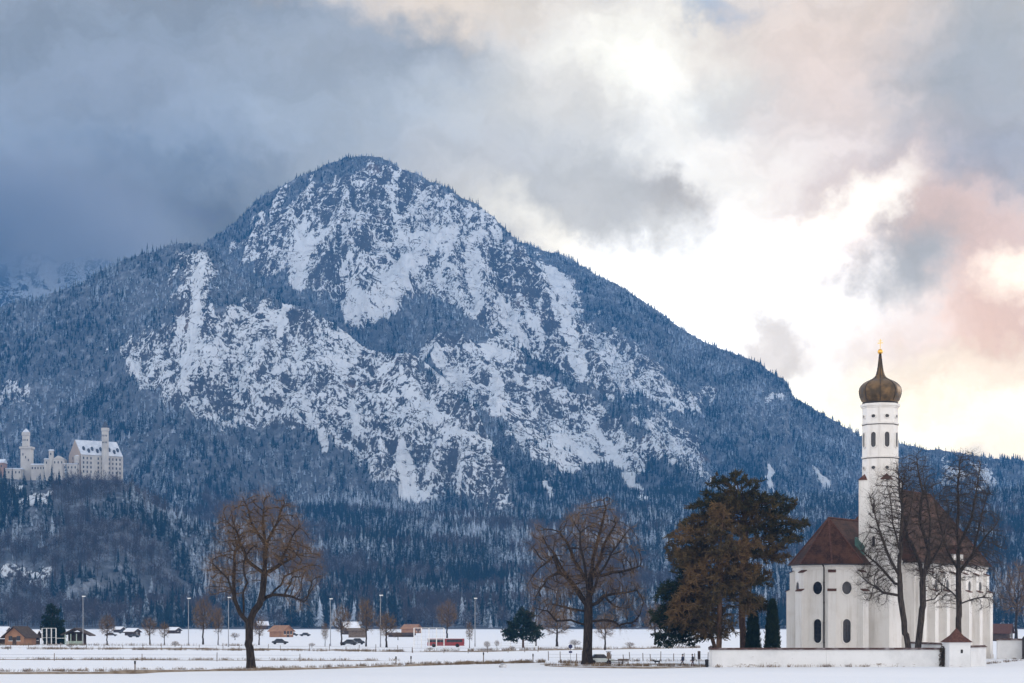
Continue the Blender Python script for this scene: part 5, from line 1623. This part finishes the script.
# red bus
bx_, by_ = P(446, 647.2)
bs_ = empty('bus', (bx_, by_, 0), math.radians(-2)); tag(bs_, 'red single-deck bus parked behind the tall white ball-net posts', 'bus')
MB().box(-4.4,4.4,-1.2,1.2,.35,1.2).box(-4.4,4.4,-1.18,1.18,1.9,2.05).box(4.0,4.4,-1.19,1.19,1.2,1.9).box(-.2,.2,-1.19,1.19,1.2,1.9).build('body', M_red, bs_)
MB().box(-4.3,3.99,-1.15,1.15,1.201,1.899).build('windows', M_glass, bs_)
MB().box(-4.3,4.3,-1.15,1.15,2.051,2.18).build('roof_snow', M_hsnow, bs_)
for a in (-2.9, 2.8):
    for s_ in (-1, 1): wheel_mb(a, s_*1.08, .45, .25).build('wheel', M_blk, bs_)
MB().box(4.4,4.46,-.9,.9,.6,.8).build('bumper', M_wht, bs_)

# ------------------------------------------------------------------ fences
def fence(pts, gap, h, lab, wires=2, seed=0, r_=.06, jitter=.25, m=M_wood):
    A = [np.array(P(*p)) for p in pts]; rd = np.random.RandomState(seed)
    r = empty('wire_fence', (A[0][0], A[0][1], 0)); o = A[0]; allp = []
    proto = None
    for a, b in zip(A[:-1], A[1:]):
        k = max(1, int(np.linalg.norm(b-a)/gap))
        for i in range(k): allp.append(a+(b-a)*(i+rd.uniform(-jitter, jitter))/k)
    allp.append(A[-1]); hs = h*(.75+.45*rd.rand(len(allp)))
    for p, hh_ in zip(allp, hs):
        q_ = p-o
        if proto is None: proto = MB().lathe([(r_*1.1,-.2),(r_,h*.95),(r_*.7,h)], 6).build('post', m, r); c_ = proto
        else: c_ = proto.copy(); col.objects.link(c_); c_.parent = r
        c_.location = (q_[0], q_[1], 0); c_.rotation_euler = (rd.randn()*.05, rd.randn()*.06, 0); c_.scale = (1, 1, hh_/h)
    wr = MB()
    for j in range(wires):
        z = h*.72*(j+1)/wires
        wr.tube([(p[0]-o[0], p[1]-o[1], z) for p in allp], .012, 3)
    wr.build('wire', M_iron, r)
    return tag(r, lab, 'fence')
fence([(-20,649.5),(90,649),(200,650),(330,651),(412,652.5)], 5.2, 1.3, 'wire fence with sparse wooden posts in front of the barn, shelter and parked cars', seed=1)
fence([(2,660.5),(140,661),(300,661.5)], 11, 1.35, 'nearer wire fence with few posts crossing behind the lime tree', seed=2)
fence([(412,653),(470,653.2),(538,652)], 4.2, 1.2, 'wire fence with wooden posts in front of the red bus and evergreen', seed=3)
fence([(545,660.5),(575,661),(582,661)], 2.4, 1.4, 'short run of wire fence left of the old oak trunk', seed=4)
fence([(612,661),(660,660.5),(708,660.5)], 1.7, 1.3, 'wire fence behind the dog and the two walkers', seed=5)
fence([(536,648),(490,647.5)], 2.6, 1.5, 'low pale fence under the rounded evergreen', seed=6, m=M_wht)
# single marker posts
for (px, py, h, lab) in [(135,673,1.5,'black-topped marker post beside the path left of the lime tree'), (396,665.5,1.3,'left marker post on the bank below the red bus'), (411,665.0,1.3,'right marker post on the bank below the red bus'),
                         (483.5,662.8,1.6,'dark leaning post on the bank, halfway from bus to oak'), (533,663,1.4,'dark post at the right end of the bank near the oak')]:
    x, y = P(px, py); r = empty('marker_post', (x, y, 0))
    MB().box(-.07,.07,-.05,.05,-.2,h).build('post', M_wood, r); MB().box(-.10,.10,-.08,.08,h-.42,h-.05).build('post_band', M_blk, r)
    tag(r, lab, 'post')
# grey boulder / mound of snow on the bank
rd = np.random.RandomState(8)
def rock(px, py, r_, lab, name, m):
    x, y = P(px, py); V, Fc = [], []; n_, k_ = 12, 7
    for j in range(k_+1):
        ph_ = math.pi*j/k_
        for i in range(n_):
            a = 6.283*i/n_; rr = r_*(1+.16*math.sin(3*a+j)+.1*rd.randn()*(0 < j < k_))
            V.append((rr*math.sin(ph_)*math.cos(a)*1.15, rr*math.sin(ph_)*math.sin(a), rr*math.cos(ph_)*.8+r_*.55))
    for j in range(k_):
        for i in range(n_): Fc.append((j*n_+i, (j+1)*n_+i, (j+1)*n_+(i+1) % n_, j*n_+(i+1) % n_))
    o = MB().add(V, Fc).build(name, m, smooth=True, loc=(x, y, 0)); tag(o, lab, 'boulder')
rock(503, 667.5, .42, 'pale grey snow-dusted boulder on the near side of the bank', 'boulder', simple_mat('boulder_stone', (.30,.31,.34), (.70,.71,.74), 1.5))

# signpost with two round signs, left of the oak
x, y = P(570.5, 665); r = empty('signpost', (x, y, 0)); tag(r, 'thin signpost with two small dark signs left of the old oak trunk', 'signpost')
MB().tube([(0,0,-.2),(0,0,2.7)], .035, 6).build('pole', M_grey, r)
def disc(z, rad, m, nm):
    n_ = 16; vs = [(rad*math.cos(6.283*i/n_), s_, z+rad*math.sin(6.283*i/n_)) for s_ in (-.06,-.03) for i in range(n_)]
    return MB().add(vs, [(i, n_+i, n_+(i+1) % n_, (i+1) % n_) for i in range(n_)]+[tuple(range(n_)), tuple(range(2*n_-1, n_-1, -1))]).build(nm, m, r)
M_sblue = simple_mat('sign_blue', (.03,.035,.09), (.04,.045,.11), 3, rough=.5)
disc(2.65, .30, M_sblue, 'round_sign'); MB().box(-.24,.24,-.07,-.03,1.72,2.0).build('small_sign', M_sblue, r)
# information board right of the oak
x, y = P(608.5, 665.4); r = empty('information_board', (x, y, 0), .15); tag(r, 'brown information board on a post right of the old oak trunk', 'board')
MB().box(-.07,.07,-.07,.07,-.2,1.9).build('post', M_woodd, r); MB().box(-.28,.28,-.13,-.07,.95,1.85).build('panel', M_wood, r); MB().box(-.36,.36,-.2,.2,1.9,1.98).build('cap', M_woodd, r)
# picnic table
x, y = P(616.5, 665.6); r = empty('picnic_table', (x, y, 0), .05); tag(r, 'dark wooden picnic table right of the information board', 'picnic table')
MB().box(-1.2,1.2,-.4,.4,.70,.76).build('tabletop', M_woodd, r)
for s_ in (-1, 1): MB().box(-1.2,1.2,s_*.75-.14,s_*.75+.14,.42,.47).build('bench', M_woodd, r)
for a in (-.85, .85): MB().add([(a-.04,-.8,0),(a+.04,-.8,0),(a+.04,-.2,.7),(a-.04,-.2,.7),(a-.04,-.68,0),(a+.04,-.68,0),(a+.04,-.08,.7),(a-.04,-.08,.7)], [(0,1,2,3),(7,6,5,4),(0,4,5,1),(3,2,6,7),(0,3,7,4),(1,5,6,2)]).box(a-.04,a+.04,-.8,.8,.34,.41).add([(a-.04,.8,0),(a+.04,.8,0),(a+.04,.2,.7),(a-.04,.2,.7),(a-.04,.68,0),(a+.04,.68,0),(a+.04,.08,.7),(a-.04,.08,.7)], [(3,2,1,0),(4,5,6,7),(1,5,4,0),(7,6,2,3),(4,7,3,0),(2,6,5,1)]).build('leg', M_woodd, r)
# low pale bench beyond
x, y = P(623.5, 664.8); r = empty('bench', (x, y, 0)); tag(r, 'grey wooden bench right of the picnic table', 'bench')
MB().box(-.8,.8,-.2,.2,.42,.48).build('seat', M_wood, r); MB().box(-.8,.8,.2,.25,.55,.85).build('backrest', M_wood, r)
for a in (-.65, .65): MB().box(a-.05,a+.05,-.18,.22,-.05,.42).build('leg', M_wood, r)
# notice box at the wall end
x, y = P(699, 666); r = empty('notice_board', (x, y, 0)); tag(r, 'dark upright notice board between the walkers and the wall end', 'board')
MB().box(-.05,.05,-.05,.05,-.2,1.3).build('post', M_woodd, r); MB().box(-.2,.2,-.12,-.05,.95,2.1).build('panel', M_woodd, r)
x, y = P(706.8, 667.2); r = empty('waste_bin', (x, y, 0)); tag(r, 'dark waste bin touching the left end of the churchyard wall', 'bin')
MB().lathe([(.20,0),(.26,.85),(.27,.86),(.27,.92)], 12).build('bin_body', M_blk, r); MB().lathe([(.28,.921),(.26,1.02),(.1,1.08)], 12).build('lid', M_iron, r)

# ------------------------------------------------------------------ people and dog
def skin_body(name, nodes, edges, root, mats, colour, parent=None, sub=1):
    """one continuous body grown from a jointed skeleton; colour(z, x, y, normal) gives the material index"""
    me = bpy.data.meshes.new(name); me.from_pydata([n_[0] for n_ in nodes], edges, [])
    o = bpy.data.objects.new(name, me); col.objects.link(o)
    md = o.modifiers.new('skin', 'SKIN'); md.use_smooth_shade = True
    for i, n_ in enumerate(nodes):
        sv = me.skin_vertices[0].data[i]; sv.radius = n_[1] if hasattr(n_[1], '__len__') else (n_[1], n_[1]); sv.use_root = (i == root)
    s_ = o.modifiers.new('sub', 'SUBSURF'); s_.levels = sub; s_.render_levels = sub
    dg = bpy.context.evaluated_depsgraph_get(); ev = o.evaluated_get(dg)
    m2 = bpy.data.meshes.new_from_object(ev); o.modifiers.clear(); o.data = m2
    m2.materials.clear()
    for m in mats: m2.materials.append(m)
    for p in m2.polygons: p.material_index = colour(p.center); p.use_smooth = True
    o.parent = parent
    return o
M_skin = simple_mat('skin', (.50,.32,.24), (.45,.28,.21), 8)
def person(px, py, rz, stride, jm, tm, hm_, lab, bent=0.0):
    x, y = P(px, py); r = empty('person', (x, y, .02), math.radians(rz))
    s = stride
    N_ = [((0,0,.92),(.15,.12)), ((0,0,1.12),(.15,.11)), ((bent*.05,0,1.34),(.19,.12)), ((bent*.08,0,1.47),(.075,.07)), ((bent*.1,0,1.53),(.065,.065)), ((bent*.11+.01,0,1.62),(.095,.085)), ((bent*.11+.01,0,1.71),(.075,.075)),
          ((0,.09,.86),.095), ((s*.55,.09,.50),.065), ((s*.75,.09,.09),.045), ((s*.75+.13,.09,.035),.04),
          ((0,-.09,.86),.095), ((-s*.25,-.09,.49),.065), ((-s*.95,-.09,.14),.045), ((-s*.95+.12,-.09,.04),.04),
          ((bent*.05,.20,1.38),.065), ((-.12*s*2,.25,1.10),.05), ((.02,.25,.88),.038), ((.08,.25,.80),.03),
          ((bent*.05,-.20,1.38),.065), ((.10*s*2,-.25,1.10),.05), ((.24,-.24,.92),.038), ((.31,-.24,.86),.03)]
    E_ = [(0,1),(1,2),(2,3),(3,4),(4,5),(5,6),(0,7),(7,8),(8,9),(9,10),(0,11),(11,12),(12,13),(13,14),(2,15),(15,16),(16,17),(17,18),(2,19),(19,20),(20,21),(21,22)]
    def colr(c):
        if c.z > 1.50: return 0
        if c.z > .86 and not (abs(c.y) > .19 and c.z < .86): return 1
        if abs(c.y) > .19: return 0 if c.z < .84 else 1
        return 2 if c.z > .10 else 3
    skin_body('body', N_, E_, 0, [M_skin, jm, tm, M_blk], colr, r)
    # hair or cap, coat skirt
    hx_ = bent*.11+.01
    h_ = MB().lathe([(.098,1.60),(.112,1.66),(.108,1.72),(.08,1.78),(.03,1.805)], 12, (hx_-.015, 0)); h_.build('hair', hm_, r, smooth=True)
    MB().lathe([(.185,.80),(.17,.95),(.165,1.08),(.19,1.3),(.12,1.42)], 12).build('jacket', jm, r, smooth=True)
    # face: eyes, nose, mouth
    f = MB(); f.box(hx_+.085, hx_+.115, -.012, .012, 1.60, 1.64).box(hx_+.08, hx_+.095, -.045, -.02, 1.64, 1.655).box(hx_+.08, hx_+.095, .02, .045, 1.64, 1.655).box(hx_+.082, hx_+.094, -.025, .025, 1.565, 1.575)
    f.build('face', M_skin, r)
    # hands with five fingers each
    for (bx, by2, bz_, nm) in ((.09,.25,.785,1), (.325,-.24,.85,-1)):
        hd = MB(); hd.box(bx-.022, bx+.022, by2-.04, by2+.04, bz_-.045, bz_+.045)
        for q in range(4):
            yy_ = by2-.032+q*.0213; l_ = (.062,.075,.07,.055)[q]
            hd.tube([(bx,yy_,bz_-.04),(bx+.008,yy_,bz_-.04-l_*.55),(bx+.022,yy_,bz_-.04-l_)], [.0095,.009,.007], 5)
        hd.tube([(bx+.01,by2-.04*nm,bz_+.01),(bx+.035,by2-.055*nm,bz_-.015),(bx+.05,by2-.05*nm,bz_-.045)], [.011,.010,.008], 5)
        hd.build('hand', M_skin, r)
    return tag(r, lab, 'person', 'walkers on the track')
M_coatn = simple_mat('navy_coat', (.018,.022,.045), (.03,.035,.06), 3)
M_coatb = simple_mat('black_coat', (.015,.014,.018), (.035,.03,.035), 3)
M_trou = simple_mat('dark_trousers', (.02,.022,.035), (.03,.03,.04), 3)
M_trop = simple_mat('maroon_trousers', (.05,.018,.025), (.06,.03,.03), 3)
M_hair = simple_mat('dark_hair', (.02,.015,.012), (.04,.03,.02), 9)
person(682.6, 667.2, 180, .42, M_coatn, M_trou, M_hair, 'left walker in a navy coat, legs wide in mid-stride, heading towards the dog')
person(692.8, 667.2, 172, .24, M_coatb, M_trop, M_hair, 'right walker in a black coat and dark trousers, nearer the notice board', bent=.6)
# dog
x, y = P(657, 664.8); r = empty('dog', (x, y, 0), math.radians(172)); tag(r, 'black dog walking ahead of the two walkers', 'dog')
N_ = [((0,0,.50),(.11,.12)), ((.22,0,.49),(.13,.15)), ((.38,0,.56),(.09,.10)), ((.50,0,.66),(.075,.08)), ((.60,0,.68),(.075,.075)), ((.73,0,.65),(.038,.035)), ((-.22,0,.51),(.10,.11)), ((-.36,0,.52),(.08,.09)),
      ((-.46,0,.58),.03), ((-.58,0,.70),.022), ((-.66,0,.80),.016),
      ((.26,.08,.36),.055), ((.30,.08,.20),.032), ((.34,.08,.03),.028), ((.26,-.08,.36),.055), ((.16,-.08,.21),.032), ((.13,-.08,.05),.028),
      ((-.30,.08,.38),.07), ((-.22,.08,.26),.042), ((-.38,.08,.16),.026), ((-.34,.08,.03),.028), ((-.32,-.08,.38),.07), ((-.32,-.08,.26),.042), ((-.50,-.08,.17),.026), ((-.50,-.08,.04),.028),
      ((.56,.06,.75),.025), ((.55,.075,.68),.018), ((.56,-.06,.75),.025), ((.55,-.075,.68),.018)]
E_ = [(0,1),(1,2),(2,3),(3,4),(4,5),(0,6),(6,7),(7,8),(8,9),(9,10),(1,11),(11,12),(12,13),(1,14),(14,15),(15,16),(7,17),(17,18),(18,19),(19,20),(7,21),(21,22),(22,23),(23,24),(4,25),(25,26),(4,27),(27,28)]
skin_body('body', N_, E_, 0, [simple_mat('black_fur', (.012,.011,.012), (.03,.028,.028), 12)], lambda c: 0, r)

# ------------------------------------------------------------------ small leafless trees of the plain
mids = []
for i, (h, rr, cz_) in enumerate([(9.5, 3.3, .66), (8.5, 2.9, .64), (11, 3.0, .62)]):
    mids.append(((0,0,h*cz_, rr, rr, h*.36), h, 300+i))
def mid_tree(kind, px, pyb, pyt, wpx, lab, mt_=None, base=[None, None, None]):
    x, y = P(px, pyb); H_ = (pyb-pyt)*y/F; W_ = wpx*y/F
    e, h, sd = mids[kind]
    if base[kind] is None:
        base[kind] = bare_tree('small_tree', (0,0,0), [e], [(0,0,-.3),(.05,0,h*.28),(.15,0,h*.5)], 420, .2, sd, [M_oakbark, mt_ or M_twigo], tw=4, tw_len=(.5,1.3), tw_r=.02, step=.45, tip=.03, kill=.6, tw2=True, infl=6, clip_z=1.5, tw_min=.07)
        r = base[kind]
    else: r = copy_tree(base[kind])
    r.location = (x, y, 0); r.rotation_euler = (0, 0, (px*1.7) % 6.28); s_ = H_/h; sx2 = W_/(2*e[3]+.9); r.scale = (sx2, sx2, s_)
    return tag(r, lab, 'tree', 'small leafless trees on the plain')
for a in [(0,107,645,616,20,'orange-brown round crowned small tree left of the far dark barn'), (1,150,644.5,617,18,'grey-brown small tree halfway between the first two lamps'), (1,164.5,645,622,13,'thin pale small tree just left of the second lamp'),
          (0,203,644.5,600,26,'brown small tree left of the lime trunk'), (2,218,645,606,14,'narrow small tree closest to the lime trunk on its left'), (1,259,645,617,17,'small tree right of the lime trunk'),
          (2,325,646.5,622,9,'very slim small tree just left of the lamp by the parked cars'), (0,341.5,645.5,607,24,'round crowned small tree left of the parked cars'), (2,366,646.5,597,22,'tall brown small tree right of the parked cars'),
          (1,386.5,647.5,612,26,'leaning small tree right of the tallest lamp'), (0,447,638.5,602,26,'large brown crowned tree behind the red bus'), (2,469.5,648,621,9,'slim small tree between the bus and the last lamp'),
          (1,487,650,641,8,'knee-high leafless shrub left of the rounded evergreen'), (1,497,649,640,6,'smallest leafless shrub, nearest the rounded evergreen'), (0,557,646.5,612,36,'wide brown crowned tree behind the left limbs of the oak'),
          (2,605,650,612,26,'brown tree behind the right limbs of the oak'), (2,679,646.5,620,14,'dark small tree under the hanging conifer branches'), (0,655,645,605,30,'brown tree between the oak and the hanging conifer'),
          (0,1016,640,565,44,'brown tree at the picture edge beyond the rear wall'), (1,536,646,618,16,'small tree behind the right side of the rounded evergreen')]:
    mid_tree(*a)

# dry grass standing out of the thin snow along banks, fences and walls
rd = np.random.RandomState(77)
GV, GQ, off = [], [], 0
def grass_line(p0, p1, n_, dy, h):
    global off
    t = rd.rand(n_); g_ = np.clip(fbm(t*22, t*0+p0[1], 3, 5)+.55, 0, 1); k_ = rd.rand(n_) < g_; t = t[k_]
    A, B = np.array(P(*p0)), np.array(P(*p1))
    x = A[0]+(B[0]-A[0])*t; y = A[1]+(B[1]-A[1])*t + (rd.rand(len(t))-.5)*dy
    pts = np.stack([x, y, np.full(len(t), .02)], -1)
    V, Q = tufts(pts, np.tile(np.array([[0,0,1.]]), (len(t),1)), rd, 5, h, .035, up=.6, spread=.32)
    GV.append(V); GQ.append(Q+off); off += len(V)
for a in [((-20,673.0),(250,671),1500,2.0,.30), ((250,671),(420,665.6),1100,2.2,.34), ((420,665.6),(545,662.6),1100,2.6,.36), ((545,666),(706,667),1300,3.0,.28), ((-20,659.8),(400,661),1500,2.5,.28),
          ((0,649),(420,652),2400,4.0,.42), ((420,652),(700,648),1800,4.0,.45), ((712,667.5),(940,666.6),700,.5,.22), ((560,663),(610,664),500,4,.30), ((610,661.5),(706,661.5),260,2,.26),
          ((-20,645.5),(260,646),900,5,.5), ((960,667),(1024,660.5),300,1.5,.2)]:
    grass_line(*a)
M_straw = simple_mat('straw', (.22,.155,.09), (.13,.09,.06), .5)
tag(np_mesh('dry_grass', np.vstack(GV), np.vstack(GQ), M_straw), kind='stuff')
# low bushes on the plain
for (kind, px, pyb, pyt, w_, lab) in [(1,70,648.5,643.5,9,'low bush at the fence below the open shelter'), (0,235,640,633,11,'low bush behind the lime trunk'), (1,312,647.5,643,8,'low bush beneath the slim tree by the lamp'), (0,398,640,632,12,'brown bush at the left end of the long low shed'),
        (1,430,651,647.5,9,'low bush at the foot of the white ball-net posts'), (0,575,648,640,14,'brown bush just left of the oak trunk, far behind it'), (1,630,648.5,642,11,'low bush right of the oak, beyond the fence'), (0,8,650,646.5,9,'low bush at the fence below the orange barn'),
        (1,175,646.8,641,9,'low bush left of the second lamp'), (1,512,650.5,646,7,'low bush under the rounded evergreen')]:
    t = mid_tree(kind, px, pyb, pyt, w_, lab); t.name = 'bush'; t['category'] = 'bush'; t['group'] = 'low bushes on the plain'
